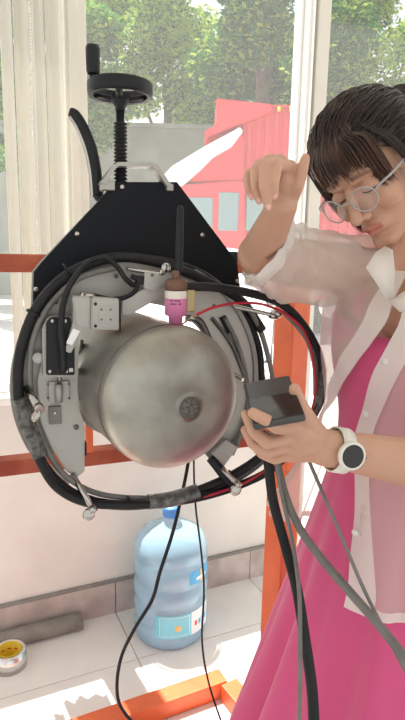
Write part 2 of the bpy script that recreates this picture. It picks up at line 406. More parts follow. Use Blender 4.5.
# black back plate (behind the ring)
plo = -.055
poly = [(116, 182), (177, 182), (237, 262), (240, 285)]; poly2 = [(33, 306), (34, 272), (42, 262)]
rcp = mp(143, 384, plo)
def plate_pts(off, du=0):
    arch = [rcp+N*(off-plo)+E*math.cos(R(a))*.185+Z*math.sin(R(a))*.185 for a in range(22, 160, 6)]
    return [mp(u+(du if u < 110 else 0), v, off) for u, v in poly]+arch+[mp(u+du, v, off) for u, v in poly2]
mb = MB(); mb.prism(plate_pts(plo), -N*.010, 0); bp_ = part(mb, 'back_plate', MT['blackp'])
mb = MB(); mb.prism(plate_pts(plo-.0106, -2), -N*.009, 0); part(mb, 'rear_plate', MT['alu'])
for (u, v) in ((122, 187), (171, 187), (77, 234), (36, 289), (202, 235), (237, 281)):
    disc(mp(u, v, plo), .0042, .003, MT['chrome'], 'screw', bp_)
# aluminium C ring
def ringpoly(c, n, r0, r1, a0, a1, seg=60):
    out = []
    for k in range(seg+1):
        a = R(a0+(a1-a0)*k/seg); out.append((math.cos(a), math.sin(a)))
    return [c+E*x*r1+Z*y*r1 for x, y in out]+[c+E*x*r0+Z*y*r0 for x, y in reversed(out)]
rc = mp(143, 384, 0)
print('ring px->m r', (mp(143, 262)-rc).length, (mp(24, 384)-rc).length, (mp(255, 384)-rc).length)
RO = .215; RI = .140
def cring(name, c, r0, r1, a0, a1, th, m, off, par=None, seg=64):
    mb = MB(); rings = []
    for k in range(seg+1):
        a = R(a0+(a1-a0)*k/seg); d = E*math.cos(a)+Z*math.sin(a); o_ = c+N*off
        rings.append([o_+d*r0, o_+d*(r0+.001)+N*th, o_+d*(r1-.001)+N*th, o_+d*r1])
    for j in range(len(rings)): pass
    full = abs(a1-a0) >= 360
    mb.loft(rings, True, not full, smooth=False); return part(mb, name, m, par)
cring('ring_plate', rc, RI, RO, -50, 216, .010, MT['alu'], -.012)
cring('ring_rim', rc, RO-.004, RO+.006, -50, 232, .022, MT['alu_d'], -.018)
# cable guide rim seen round the ring's left
# lower left arm plate with the end of the C
mb = MB(); mb.prism([mp(u, v, .004) for u, v in [(45, 345), (78, 345), (78, 404), (84, 424), (84, 470), (76, 476), (66, 470), (52, 448), (40, 420), (37, 380)]], N*.008, .0012); part(mb, 'arm_plate', MT['alu'])
disc(mp(76, 427, .012), .0045, .003, MT['dark_st'])
mb = MB(); mb.box(mp(84.5, 448, .0), (.006, .012, .024), RM, .001); part(mb, 'switch', MT['black'])
mb = MB(); mb.box(mp(55, 415, .0155), (.020, .006, .030), RM, .001); sw = part(mb, 'latch_block', MT['dark_st'])
disc(mp(55, 413, .0185), .0035, .003, MT['chrome'], 'screw', sw)
mb = MB(); mb.box(mp(59, 391, .014), (.034, .010, .034), RM, .002); mb.cyl(mp(59, 384, .026), mp(59, 402, .026), .0065, 12); hb = part(mb, 'hinge_block', MT['alu'])
for u in (48, 69):
    for v in (384, 398): disc(mp(u, v, .019), .0022, .0015, MT['dark_st'], 'screw', hb, seg=8)
mb = MB(); mb.cyl(mp(59.5, 366, .024), mp(59.5, 386, .024), .0035, 10); part(mb, 'slide_rod', MT['chrome'])
# drive box (black face) on the left
mb = MB(); mb.prism([mp(u, v, .008) for u, v in [(47, 315), (72, 315), (76, 330), (76, 374), (42, 374), (41, 326)]], N*.026, .002); part(mb, 'drive_housing', MT['alu'])
mb = MB(); mb.prism([mp(u, v, .034) for u, v in [(50, 317), (70, 317), (71, 342), (74, 344), (74, 374), (46, 374), (46, 322)]], N*.010, .0015); db = part(mb, 'drive_cover', MT['black'])
for (u, v) in ((52.5, 321), (65.5, 321), (50, 371.5)): disc(mp(u, v, .044), .003, .002, MT['chrome'], 'screw', db, seg=10)
mb = MB(); mb.box(mp(71, 370, .045), (.006, .002, .006), RM); mb.box(mp(66.5, 371.5, .045), (.004, .002, .004), RM); part(mb, 'label_mark', MT['ivory'], db)
# clamp knuckle left
mb = MB(); mb.cyl(mp(38, 358, .0), mp(38, 358, .022), .0085, 16); mb.cyl(mp(38, 358, .022), mp(38, 358, .027), .0055, 6); part(mb, 'pivot_bolt', MT['alu'])
# motor block with four screws
cb = [mp(92, 297, .07), mp(120, 299, .07), mp(120, 330.5, .07), mp(91, 329.5, .07)]
mb = MB(); mb.prism(cb, -N*.055, .002); mo = part(mb, 'motor_block', MT['alu'])
mb = MB(); mb.prism([mp(72, 296, .062), mp(91, 297, .062), mp(91, 329, .062), mp(76, 326, .062)], -N*.05, .002); part(mb, 'motor_cap', MT['alu'])
mb = MB(); mb.prism([mp(u, v, .0702) for u, v in ((99, 307), (113, 307), (113, 322), (99, 322))], N*.0012, .0003); mpn = part(mb, 'motor_plate', MT['alu'], mo)
for (u, v) in ((101.5, 309.5), (110.5, 309.5), (101.5, 319.5), (110.5, 319.5)): disc(mp(u, v, .0712), .0018, .001, MT['dark_st'], 'screw', mo, seg=8)
for (u, v) in ((95.5, 304), (95.5, 326)): disc(mp(u, v, .0702), .0026, .001, MT['black'], 'screw', mo, seg=8)
mb = MB(); mb.prism([mp(119.5, 299, .0715), mp(121, 299, .0715), mp(121, 331, .0715), mp(119.5, 331, .0715)], -N*.054); part(mb, 'motor_gasket', MT['black'], mo)
mb = MB(); mb.prism([mp(u, v, .045) for u, v in ((72, 300), (84, 300), (84, 325), (70, 352), (64, 350), (72, 322))], N*.012, .001); part(mb, 'motor_bracket', MT['alu'])
mb = MB(); mb.prism([mp(u, v, .058) for u, v in ((73, 328), (80, 331), (72, 345), (66, 343))], N*.003, .0006); part(mb, 'pointer_plate', MT['frame_w'])
# swing arm from motor to torch
mb = MB(); mb.prism([mp(u, v, .030) for u, v in ((120, 300), (150, 284), (165, 281), (168, 296), (152, 300), (128, 314), (120, 314))], N*.016, .0015); part(mb, 'swing_arm', MT['alu'])
mb = MB(); mb.prism([mp(u, v, .046) for u, v in ((144, 272), (166, 274), (166, 283), (152, 291), (143, 288))], N*.006, .001); aa = part(mb, 'arm_plate', MT['alu'])
disc(mp(152, 275, .052), .0025, .002, MT['dark_st'], 'screw', aa, seg=10)
mb = MB(); mb.box(mp(140, 280, .045), (.012, .01, .014), RM, .002); part(mb, 'cable_clip', MT['black'])
# ring screws & slots on the right half
for (u, v) in ((214, 306), (215, 343), (116, 276), (56, 302), (228, 330)): disc(mp(u, v, -.002), .0035, .003, MT['dark_st'])
mb = MB(); mb.prism([mp(u, v, -.0015) for u, v in ((219, 318), (225, 315), (232, 330), (227, 334))], N*.003, .0005); part(mb, 'slot_cover', MT['black'])
# thumb screws on brackets round the ring
def thumb(p0, p1, r=.005, kr=.011, name='clamp_screw'):
    mb = MB(); mb.cyl(p0, p1, r, 12); t = part(mb, name, MT['chrome'])
    d = (p1-p0).normalized(); mb = MB(); mb.cyl(p1-d*.004, p1+d*.006, r*1.25, 12); part(mb, 'collar', MT['chrome'], t)
    s_ = d.cross(V((0, 1, 0))).normalized(); k = p1+d*.003-s_*.011
    mb = MB(); mb.ball(k, (.0125, .0035, .0105), axes(s_, d.cross(s_), d), 2); part(mb, 'thumb_tab', MT['chrome'], t)
thumb(mp(27, 388, .02), mp(39, 408, .07), .0062)
thumb(mp(72, 474, .012), mp(93, 509, .05), .0052)
thumb(mp(214, 462, .02), mp(238, 484, .06), .0048)
thumb(mp(205, 299, .02), mp(273, 331, .02), .0035) if False else None
mb = MB(); mb.tube([mp(233, 306, .02), mp(255, 311, .03), mp(272, 315, .035)], [.0045, .004, .004], 10); r1 = part(mb, 'clamp_screw', MT['chrome'])
mb = MB(); mb.ball(mp(278, 314, .036), (.0085, .005, .0085), RM, 2); mb.cyl(mp(270, 315, .035), mp(276, 317, .035), .006, 10); part(mb, 'thumb_tab', MT['chrome'], r1)
mb = MB(); mb.tube([mp(127, 269, .02), mp(147, 272, .04), mp(160, 274, .05)], [.0035, .0035, .0035], 10); r2 = part(mb, 'clamp_screw', MT['chrome'])
mb = MB(); mb.ball(mp(166, 268, .052), (.0085, .004, .009), RM, 2); mb.cyl(mp(159, 272, .05), mp(164, 273, .05), .005, 10); part(mb, 'thumb_tab', MT['chrome'], r2)
mb = MB(); mb.tube([mp(222, 372, .01), mp(232, 374, .03), mp(243, 380, .05)], [.0045, .004, .004], 10); part(mb, 'clamp_screw', MT['chrome'])
mb = MB(); mb.cyl(mp(82, 296, .045), mp(96, 296, .045), .005, 10); mb.cyl(mp(80, 296, .045), mp(84, 296, .045), .0075, 6); part(mb, 'cable_gland', MT['chrome'])
# rollers / jaws gripping the tank (dark hook behind)
mb = MB(); mb.tube([mp(82, 340, -.02), mp(80, 372, -.02), mp(84, 402, -.02), mp(97, 424, -.02), mp(110, 430, -.02)], [.004, .010, .012, .009, .003], 10, flat=.6); part(mb, 'clamp_jaw', MT['dark_st'])
mb = MB(); mb.prism([mp(u, v, -.03) for u, v in ((76, 392), (84, 402), (104, 425), (112, 428), (108, 436), (88, 426), (76, 412))], N*.010, .001); part(mb, 'jaw_plate', MT['alu_d'])
mb = MB(); mb.tube([mp(186, 318, .0), mp(200, 322, -.0), mp(212, 345, -.0)], [.006, .007, .005], 8); mb.tube([mp(212, 318, -.0), mp(232, 345, -.0), mp(245, 378, -.0)], [.006, .007, .006], 8, flat=.6); part(mb, 'drive_link', MT['dark_st'])
mb = MB(); mb.prism([mp(u, v, .012) for u, v in ((210, 452), (224, 438), (236, 446), (221, 466))], N*.01, .001); part(mb, 'ring_bracket', MT['alu'])
mb = MB(); mb.tube([mp(210, 458, .02), mp(222, 472, .03), mp(232, 486, .03)], [.008, .010, .008], 12); part(mb, 'clamp_handle', MT['black'])
# ---- torch
to = MB(); tp = .085
c = mp(176, 284, tp)
to.lathe([(.0001, .0085), (.012, .0085), (.0175, .005), (.018, -.006), (.016, -.009)], c, Z, 24); to.lathe([(.0062, .008), (.007, .019), (.006, .021)], c, Z, 16)
tor = part(to, 'torch_head', MT['copper'])
def zl_(u, v): return mp(u, v, tp)
mb = MB(); a, b = zl_(178.5, 268), zl_(180.5, 208); mb.tube([a-V((0, 0, .012)), a, b, b+V((0, 0, .0035))], [.0045, .0068, .0052, .002], 16, res=1); part(mb, 'back_cap', MT['black'], tor)
wc = (zl_(187, 305)-zl_(166, 305)).length/2
t0, t1, t2, t3 = [zl_(176.5, v).z for v in (290.5, 298, 316.5, 325)]
mb = MB(); mb.lathe([(wc*.93, 0), (wc, -.002), (wc, t1-t0)], V((c.x, c.y, t0)), Z, 28); mb.lathe([(.0001, 0), (wc*.93, 0)], V((c.x, c.y, t0)), Z, 28); part(mb, 'cup_collar', MT['ivory'], tor)
mb = MB(); mb.lathe([(wc, 0), (wc, t2-t1+.003), (wc*.66, t2-t1), (wc*.62, t3-t1), (wc*.45, t3-t1), (wc*.45, t3-t1+.01)], V((c.x, c.y, t1)), Z, 28); cup = part(mb, 'nozzle_cup', MT['pink'], tor, label='pink ceramic nozzle cup')
mb = MB(); mb.cyl(V((c.x, c.y, t3+.01)), V((c.x, c.y, t3-.006)), .0013, 8); part(mb, 'electrode', MT['dark_st'], tor)
for r_, (v0, us) in enumerate(((300, (168, 171.5, 174.5)), (303.2, (168, 171, 175.4)))):       # two short rows of print on the cup
    mb = MB()
    for u in us:
        for k in range(3):
            a_ = zl_(u+k*1.0, v0); dx = (a_-V((c.x, c.y, a_.z))).dot(E)
            dn = math.sqrt(max(1e-8, (wc+.0002)**2-dx*dx)); mb.box(V((c.x, c.y, a_.z))+E*dx+N*dn, (.0011, .0005, .0026 if (k+r_) % 2 else .002), RM)
    part(mb, 'cup_print', MT['ink'], tor)
mb = MB(); mb.box(mp(190, 301, tp-.006), (.014, .012, .036), RM, .002); part(mb, 'torch_mount', MT['brass'])
mb = MB(); mb.tube([mp(180, 326, tp+.004), mp(188, 320, tp+.006), mp(196, 315, tp+.008)], [.0012, .002, .004], 10); wg = part(mb, 'wire_guide', MT['brass'])
mb = MB(); mb.cyl(mp(190, 319, tp+.008), mp(193, 317, tp+.008), .0046, 6); part(mb, 'nut', MT['chrome'], wg)
# ---- top bracket, screw, handwheel
bz = plo+.008
bk = [(101, 183), (113, 165), (118, 162), (152, 162), (158, 165), (171, 184)]; bi = [(167, 186), (156, 169.5), (152, 166), (119, 166), (115, 169), (106, 184)]
mb = MB()
for k in range(5):
    q4 = [bk[k], bk[k+1], bi[4-k], bi[5-k]]; mb.prism([mp(u, v, plo+.012) for u, v in q4], -N*.034, 0)
part(mb, 'top_handle', MT['alu'])
mb = MB(); mb.box(mp(107, 186, plo-.006), (.022, .03, .016), RM, .002); part(mb, 'handle_foot', MT['alu'])
mb = MB(); mb.box(mp(168, 188, plo-.006), (.012, .03, .012), RM, .002); part(mb, 'handle_foot', MT['alu'])
sc = mp(120.5, 150, plo-.022); sx = lambda v: V((sc.x, sc.y, mp(120.5, v, plo-.022).z))
mb = MB(); mb.cyl(sx(184)-Z*.05, sx(104), .0072, 16); screw = part(mb, 'lead_screw', MT['black'])
z_a, z_b = sx(184).z, sx(122).z; n = 17; prof = [(.0075, z_a)]
for k in range(n):
    h = z_a+(z_b-z_a)*k/n; q_ = (z_b-z_a)/n
    prof += [(.0088, h+.1*q_), (.0118, h+.25*q_), (.0118, h+.65*q_), (.0088, h+.85*q_)]
prof.append((.007, z_b))
mb = MB(); mb.lathe(prof, V((sc.x, sc.y, 0)), Z, 24); part(mb, 'bellows', MT['rubber'], screw)
HW = V((sc.x, sc.y, sx(90).z)); hr = (mp(151.5, 90, plo-.022)-HW).length
hw = MB(); hw.lathe([(hr-.009, -.010), (hr-.002, -.011), (hr, -.006), (hr, .009), (hr-.003, .012), (hr-.008, .010), (hr-.009, -.010)], HW, Z, 64)
hwo = part(hw, 'handwheel', MT['black'])
mb = MB(); mb.lathe([(.0001, -.008), (.017, -.008), (.014, -.02), (.0085, -.028), (.0085, -.034), (.0001, -.034)], HW, Z, 28); part(mb, 'hub', MT['black'], hwo)
for k in range(3):
    a = R(35+120*k); d = V((math.cos(a), math.sin(a), 0))
    mb = MB(); mb.tube([HW+d*.010-Z*.014, HW+d*(hr-.006)-Z*.004], [.0065, .006], 8, res=1, flat=.7); part(mb, 'spoke', MT['black'], hwo)
kp = HW+(mp(94, 76, plo-.022)-HW).normalized()*0
kx = -E*(hr-.010); kb = HW+V((kx.x, kx.y, 0))+Z*.010
ktop = pt(92, 45, kb.y).z
mb = MB(); mb.cyl(kb, kb+Z*.012, .006, 12); mb.lathe([(.0095, 0), (.0110, .003), (.0116, .02), (.0118, ktop-kb.z-.016), (.0105, ktop-kb.z-.011), (.0001, ktop-kb.z-.010)], kb+Z*.010, Z, 24); part(mb, 'crank_handle', MT['black'], hwo)
# curved carry handle on the left
hp = [(97, 196), (95, 172), (90, 148), (82, 128), (74, 115), (69, 112)]
mb = MB(); mb.tube([mp(u, v, plo-.035) for u, v in hp], [.0115, .0115, .0115, .0112, .0105, .006], 16); ch_ = part(mb, 'curved_handle', MT['black'])
mb = MB(); mb.tube([mp(u-4.2, v+1.5, plo-.030) for u, v in hp[:-1]], .0032, 8); part(mb, 'metal_strip', MT['chrome'], ch_)
mb = MB(); mb.tube([mp(97, 193, plo-.035), mp(108, 215, plo-.03), mp(112, 240, plo-.028)], .009, 12); part(mb, 'handle_stem', MT['black'], ch_)
mb = MB(); a_ = mp(220, 256, plo-.03); b_ = mp(250, 257, plo-.03); mb.tube([a_, b_-E*.004, b_], [.0095, .0095, .007], 16, res=1); part(mb, 'grip_bar', MT['black'])
# ---- cables round the ring (parts of the machine)
def cab(pts, r, m, name='cable', par=None, **kw):
    """pts (u, v, offset in front of ring plane)"""
    mb = MB(); mb.tube([mp(u, v, o) for u, v, o in pts], r, 10, res=8); return part(mb, name, MT[m], par, **kw)
cab([(262, 330, .0), (240, 300, .0), (200, 278, .01), (160, 263, .01), (125, 257, .012), (95, 262, .012), (65, 277, .014), (40, 303, .014), (25, 335, .014), (18, 370, .016), (21, 410, .018), (32, 445, .02), (50, 474, .02), (72, 493, .022), (100, 503, .022), (135, 505, .02), (170, 500, .02), (205, 488, .02), (235, 474, .02), (262, 455, .02), (275, 430, .01)], .0088, 'rubber')
cab([(180, 287, .07), (210, 287, .06), (245, 292, .05), (280, 303, .045), (303, 325, .04), (319, 355, .035), (322, 385, .03), (314, 415, .03), (296, 445, .03), (270, 470, .03), (240, 485, .03), (205, 496, .035), (165, 503, .035), (120, 505, .035), (85, 502, .035), (58, 488, .03), (42, 465, .03), (30, 435, .026), (24, 405, .026)], .0078, 'rubber')
cab([(285, 312, .04), (307, 338, .035), (315, 365, .03), (316, 395, .025)], .006, 'grey_c')
cab([(250, 310, .01), (262, 335, .0), (272, 375, .0), (276, 415, .0), (270, 452, .01), (240, 478, .015), (200, 493, .02), (150, 498, .02), (100, 494, .02), (66, 476, .02), (44, 444, .02), (33, 405, .02), (30, 365, .018), (36, 330, .018), (54, 300, .018), (82, 277, .018), (120, 267, .016)], .0048, 'grey_c')
cab([(82, 268, .03), (70, 285, .05), (63, 305, .052), (61, 330, .055), (63, 350, .056), (64, 372, .054)], .0048, 'rubber')
cab([(82, 268, .03), (92, 260, .035), (106, 258, .035), (118, 268, .035), (126, 279, .04), (134, 285, .04), (138, 280, .045), (131, 276, .045)], .0042, 'rubber')
cab([(96, 296, .045), (112, 299, .045), (126, 297, .045), (136, 290, .045), (138, 282, .045)], .0036, 'rubber')
cab([(150, 258, .0), (185, 266, .0), (215, 282, -.01), (242, 310, -.01), (258, 345, -.01), (262, 380, -.01)], .0065, 'rubber')
cab([(228, 300, -.005), (246, 322, -.01), (255, 355, -.01), (257, 385, -.01)], .0035, 'grey_c')
cab([(225, 318, .01), (238, 345, .005), (246, 375, .005), (248, 400, .0), (243, 430, .01), (232, 455, .015)], .0040, 'grey_c')
cab([(196, 315, tp+.008), (215, 307, .08), (240, 303, .06), (265, 305, .055), (290, 317, .05), (306, 335, .045), (314, 365, .04), (315, 395, .035), (306, 425, .035), (285, 455, .035), (250, 480, .035), (220, 492, .04), (196, 499, .04), (180, 503, .04)], .0023, 'red', 'red_hose', label='thin red gas hose')
# clear tape wraps over the bundle
for pts in ([(20, 398, .024), (28, 425, .024), (40, 455, .026)], [(148, 502, .03), (172, 499, .03), (198, 491, .03)], [(322, 370, .03), (320, 400, .03), (308, 424, .03)]):
    mb = MB(); rr = .0158 if pts[0][0] < 200 else .0105
    mb.tube([mp(u, v, o) for u, v, o in pts], [rr, rr*1.05, rr], 14, res=8, flat=.8); part(mb, 'tape_wrap', MT['tapew'])
for (u, v, o, du, dv) in ((128, 503, .028, .1, 1), (67, 271, .014, 1, .9), (34, 313, .014, .7, .4), (276, 390, .0, 1, 0), (232, 476, .02, .4, 1)):
    p = mp(u, v, o); mb = MB(); d = (E*du-Z*dv*0+E*0).normalized()
    tang = {128: E, 67: (E+Z*.55).normalized(), 34: (E*.5+Z).normalized(), 276: Z, 232: (E+Z*.5).normalized()}[u]
    mb.lathe([(.0118, -.002), (.0126, -.002), (.0126, .002), (.0118, .002)], p, tang, 18); part(mb, 'cable_tie', MT['black'])

# ================================================================== HANGING CABLES (on their own)
def hang(name, pts, r, m, label, cat='cable'):
    mb = MB(); mb.tube([pt(*p) for p in pts], r, 10, res=8); o = mb.build(name, MT[m]); return origin(tag(o, label, cat))
hang('hanging_cable', [(192, 440, 1.12), (186, 475, 1.09), (180, 503, 1.07), (172, 535, 1.04), (160, 572, 1.02), (152, 600, 1.02), (135, 628, 1.03), (121, 658, 1.05), (117, 690, 1.06), (124, 712, 1.07), (150, 740, 1.1), (190, 790, 1.12)], .0038, 'rubber', 'thick black cable bending to the left in front of the water bottle')
hang('hanging_cable', [(194, 440, 1.12), (194, 475, 1.09), (196, 510, 1.07), (201, 550, 1.04), (204, 590, 1.01), (202, 640, 1.02), (208, 680, 1.03), (220, 718, 1.04), (236, 760, 1.06)], .0021, 'rubber', 'thin dark cable hanging straight down right of the water bottle')
hang('cable_bundle', [(262, 432, .93), (268, 462, .9), (273, 500, .88), (285, 545, .84), (297, 590, .78), (305, 640, .74), (312, 690, .72), (314, 740, .70), (312, 800, .7)], .0085, 'rubber', 'thick black cable hanging down in front of the pink skirt')
hang('hanging_cable', [(274, 440, .86), (281, 490, .83), (292, 540, .79), (299, 590, .74), (300, 640, .70), (300, 690, .68), (298, 740, .67)], .0032, 'grey_c', 'thin grey cable beside the thick black one over the pink skirt')
hang('grey_hose', [(272, 425, .88), (278, 465, .86), (287, 500, .83), (302, 532, .79), (325, 563, .74), (350, 592, .70), (378, 624, .66), (405, 658, .62), (440, 705, .58)], .0062, 'grey_c', 'thick grey hose sweeping down to the right across the skirt', 'hose')
hang('hanging_cable', [(296, 430, .80), (312, 468, .77), (328, 505, .74), (345, 545, .72), (362, 585, .70), (380, 622, .68), (405, 670, .66), (430, 715, .63)], .0026, 'grey_c', 'thin grey cable running diagonally over the hem of the sheer shirt')

# ================================================================== FLOOR OBJECTS
# water bottle
bp0 = flo(170, 628)
jg = thing('water_bottle', 'large blue plastic water bottle standing on the floor by the wall', 'bottle', bp0)
RJ = .135
prof = [(0.0001, .012), (.09, .004), (RJ*.9, .0), (RJ-.004, .012), (RJ, .03), (RJ, .075), (RJ-.006, .085), (RJ, .095), (RJ, .15), (RJ-.006, .16), (RJ, .17), (RJ+.001, .21), (RJ-.010, .222), (RJ-.010, .235), (RJ, .248), (RJ, .31), (RJ-.006, .32), (RJ, .33), (RJ-.004, .36), (RJ*.84, .395), (RJ*.55, .42), (.036, .435), (.028, .445), (.028, .475)]
mb = MB(); mb.lathe(prof, bp0, Z, 56); part(mb, 'bottle_shell', MT['jug'], jg)
mb = MB(); mb.lathe([(.0001, .014), (RJ*.86, .008), (RJ-.013, .02), (RJ-.013, .20), (RJ-.020, .228), (RJ-.014, .25), (RJ-.014, .30), (.0001, .30)], bp0, Z, 48); part(mb, 'water', MT['water'], jg)
mb = MB(); mb.lathe([(.030, .46), (.032, .462), (.032, .492), (.028, .497), (.0001, .497)], bp0, Z, 28); part(mb, 'cap', MT['cap'], jg)
hd = (C0-bp0); hd.z = 0; hd.normalize()
def curved_label(a0, a1, z0, z1, m, name, off=.0015, par=None):
    mb = MB(); base = math.atan2(hd.y, hd.x); rings = []
    for z in (z0, z1): rings.append([bp0+V((math.cos(base+R(a0+(a1-a0)*k/14))*(RJ+off), math.sin(base+R(a0+(a1-a0)*k/14))*(RJ+off), z)) for k in range(15)])
    mb.loft(rings, False); return part(mb, name, MT[m], par or jg, recalc=False)
lb1 = curved_label(-22, 34, .055, .145, 'lab_c', 'label')
for (a0, a1, z0, z1) in ((-16, 31, .136, .138), (-16, 31, .064, .066), (-16, -15, .066, .136), (30, 31, .066, .136)): curved_label(a0, a1, z0, z1, 'lab_w', 'label_line', .002, lb1)
mb = MB(); base = math.atan2(hd.y, hd.x)+R(12); q = bp0+V((math.cos(base)*(RJ+.002), math.sin(base)*(RJ+.002), .095)); mb.lathe([(.0001, .001), (.011, .0008), (.012, 0)], q, V((math.cos(base), math.sin(base), 0)), 18); part(mb, 'label_emblem', MT['gold'], lb1)
lb2 = curved_label(34, 78, .055, .145, 'lab_w', 'label')
for k in range(4): curved_label(40+k*8, 45+k*8, .085, .105, 'redp' if k == 0 else 'lab_b', 'label_mark', .0022, lb2)
lb3 = curved_label(30, 75, .215+.035, .30, 'lab_b', 'logo', .0015)
curved_label(42, 66, .262, .274, 'lab_w', 'logo_bar', .0022, lb3)
curved_label(50, 56, .25, .30, 'gold', 'logo_mark', .0021, lb3)
# tape roll
tp0 = flo(10, 665)
tr = thing('tape_roll', 'roll of silver foil tape with a yellow core on the tiles', 'tape', tp0)
ro, h = .056, .062
ta = V((.12, -.25, .96)).normalized(); tb = V((tp0.x, tp0.y, 0))
mb = MB(); mb.lathe([(.040, 0), (ro, 0), (ro, h), (.040, h), (.040, 0)], tb, Z, 44); part(mb, 'foil_winding', MT['foil'], tr)
mb = MB(); mb.lathe([(.0375, .001), (.0397, .001), (.0397, h+.001), (.0375, h+.001), (.0375, .001)], tb, Z, 44); part(mb, 'core', MT['yellow'], tr, label='yellow cardboard core')
for k in range(4):
    a = math.radians(40+k*35); mb = MB(); d = V((math.cos(a), math.sin(a), 0)); mb.box(tb+d*.0372+Z*.036, (.001, .012, .006), axes(d, V((-d.y, d.x, 0)), Z)); part(mb, 'core_print', MT['redp'], tr)
mb = MB(); mb.lathe([(.0001, .004), (.037, .004)], tb, Z, 30); 
mb.b.free()
# rolled tube by the skirting
a, b = flo(-40, 654), flo(80, 622); n_ = V((EW.x, EW.y, 0)); b = W0+EW*((b-W0).dot(EW))-NW*.048; a = b-EW*.75
a.z = b.z = .0305
mb = MB(); mb.cyl(a, b, .030, 24); pr = mb.build('grey_tube', MT['roll']); mb = MB()
tag(origin(pr), 'grey tube lying on the floor along the marble skirting', 'tube')

# ================================================================== WOMAN
FH = V((math.sin(R(-44))*math.cos(R(36)), -math.cos(R(44))*math.cos(R(36)), -math.sin(R(36)))).normalized()
U0 = (Z-FH*Z.dot(FH)).normalized(); L0 = U0.cross(FH)*-1
if L0.x < 0: L0 = -L0
rr = R(-19)
UH = (M4.Rotation(rr, 3, FH) @ U0)
if UH.x > U0.x: UH = (M4.Rotation(-rr, 3, FH) @ U0)
LH = FH.cross(UH)
if LH.x < 0: LH = -LH
HS = 1.0
HO = pt(351, 194, .925)-FH*.080
RHm = axes(LH, FH, UH)
def hp_(x, y, z): return HO+RHm @ (V((x, y, z))*HS)
neckb = V((.37, .99, 1.37)); 
SR = pt(350, 269, 1.01); SL = V((.475, .86, 1.34))
ER = pt(259, 255, .905); WR = pt(283, 204, .79)
EL = V((.395, .755, 1.095)); WL = pt(322, 447, .70)
print('phone w', (pt(243.5, 386, .725)-pt(289, 377.5, .700)).length)
print('arms', (SR-ER).length, (ER-WR).length, (SL-EL).length, (EL-WL).length, 'head', HO)
person = thing('person', 'woman in sheer white shirt and pink dress, one hand raised, holding a phone', 'person', (.36, .97, 0))
B = MB()
def cap(p0, p1, r0, r1, n=None):
    """tapered capsule"""
    p0, p1 = V(p0), V(p1); L = (p1-p0).length; n = n or max(2, int(L/min(r0, r1)/.35)+1)
    g = bmesh.new()
    d = (p1-p0).normalized() if L > 1e-6 else Z; x = d.orthogonal().normalized(); y = d.cross(x); rings = []
    for k in range(5): a = R(-90+90*k/4.0); rings.append((p0+d*math.sin(a)*r0, max(1e-4, math.cos(a)*r0)))
    for k in range(1, 5): a = R(90*k/4.0); rings.append((p1+d*math.sin(a)*r1, max(1e-4, math.cos(a)*r1)))
    rings.insert(5, (p1, r1))
    S = 16
    B.loft([[c_+(x*math.cos(t)+y*math.sin(t))*r for t in [2*math.pi*k/S for k in range(S)]] for c_, r in rings], True, True)
def chain(ps, rs):
    for i in range(len(ps)-1): cap(ps[i], ps[i+1], rs[i], rs[i+1])
FT = V((-.60, -.80, 0)).normalized(); LT = V((.80, -.60, 0)).normalized(); RT = axes(LT, FT, Z)      # torso facing, her left
# torso
tc_ = lambda z: V((.39-.01*(z-.9)/.45, .975, z))
for z, a, b in ((.84, .165, .115), (.92, .17, .12), (1.02, .135, .10), (1.10, .125, .092), (1.20, .142, .10), (1.29, .15, .098)):
    B.ball(tc_(z), (a, b, .085), RT)
for s_ in (-1, 1): B.ball(tc_(1.235)+LT*.065*s_+FT*.07, (.055, .045, .055), RT)
chain([SR+V((.01, -.0, -.01)), neckb+V((-.02, 0, -.02)), SL], [.050, .06, .050])
B.ball(neckb-V((0, 0, .035)), (.12, .075, .06), RT)
chain([neckb-V((0, 0, .03)), hp_(0, -.032, -.05)], [.052, .050])
# legs
for s_ in (-1, 1):
    hip = tc_(.86)+LT*.085*s_; kn = V((hip.x+.01, hip.y, .46)); an = V((kn.x+.01, kn.y+.02, .085))
    chain([hip, kn, an], [.085, .052, .034]); chain([an-V((0, 0, .03)), an+FT*.12-V((0, 0, .055))], [.034, .026])
# arms
chain([SR, (SR+ER)/2-V((0, 0, .003)), ER], [.046, .041, .035]); chain([ER, ER*.6+WR*.4, ER*.15+WR*.85, WR], [.033, .0285, .0225, .0205])
chain([SL, (SL+EL)/2, EL], [.046, .040, .036]); chain([EL, EL*.62+WL*.38, EL*.15+WL*.85, WL], [.037, .036, .026, .0245])
# head
def hb_(x, y, z, rx, ry=None, rz=None):
    ry = rx if ry is None else ry; rz = rx if rz is None else rz; B.ball(hp_(x, y, z), (rx, ry, rz), RHm, 3)
def hc(p, q, r0, r1): cap(hp_(*p), hp_(*q), r0, r1)
hb_(0, -.012, .030, .071, .090, .080); hb_(0, .022, .030, .062, .060, .055); hb_(0, .028, -.028, .058, .052, .062)
hb_(0, .030, -.068, .043, .046, .038); hb_(0, .063, -.096, .018, .015, .015)
for s_ in (-1, 1):
    hb_(s_*.034, .050, -.030, .027, .027, .028); hb_(s_*.048, -.005, -.060, .016, .030, .028); hc((s_*.050, .0, -.075), (s_*.012, .066, -.100), .012, .012)
    hb_(s_*.031, .0655, -.003, .0165, .0155, .0125)                                # closed lid over the eyeball
    hc((s_*.014, .0765, .017), (s_*.046, .062, .018), .0085, .0075)                   # brow
    hb_(s_*.0115, .090, -.040, .0078, .0095, .0068)
    for a in range(9):                                                              # ear rim
        t0, t1 = R(-70+a*30), R(-40+a*30)
        hc((s_*.074, -.012-.015*math.cos(t0), -.012+.027*math.sin(t0)), (s_*.074, -.012-.015*math.cos(t1), -.012+.027*math.sin(t1)), .0042, .0042)
    hb_(s_*.071, -.010, -.014, .006, .014, .024); hb_(s_*.072, -.004, -.036, .005, .007, .009)
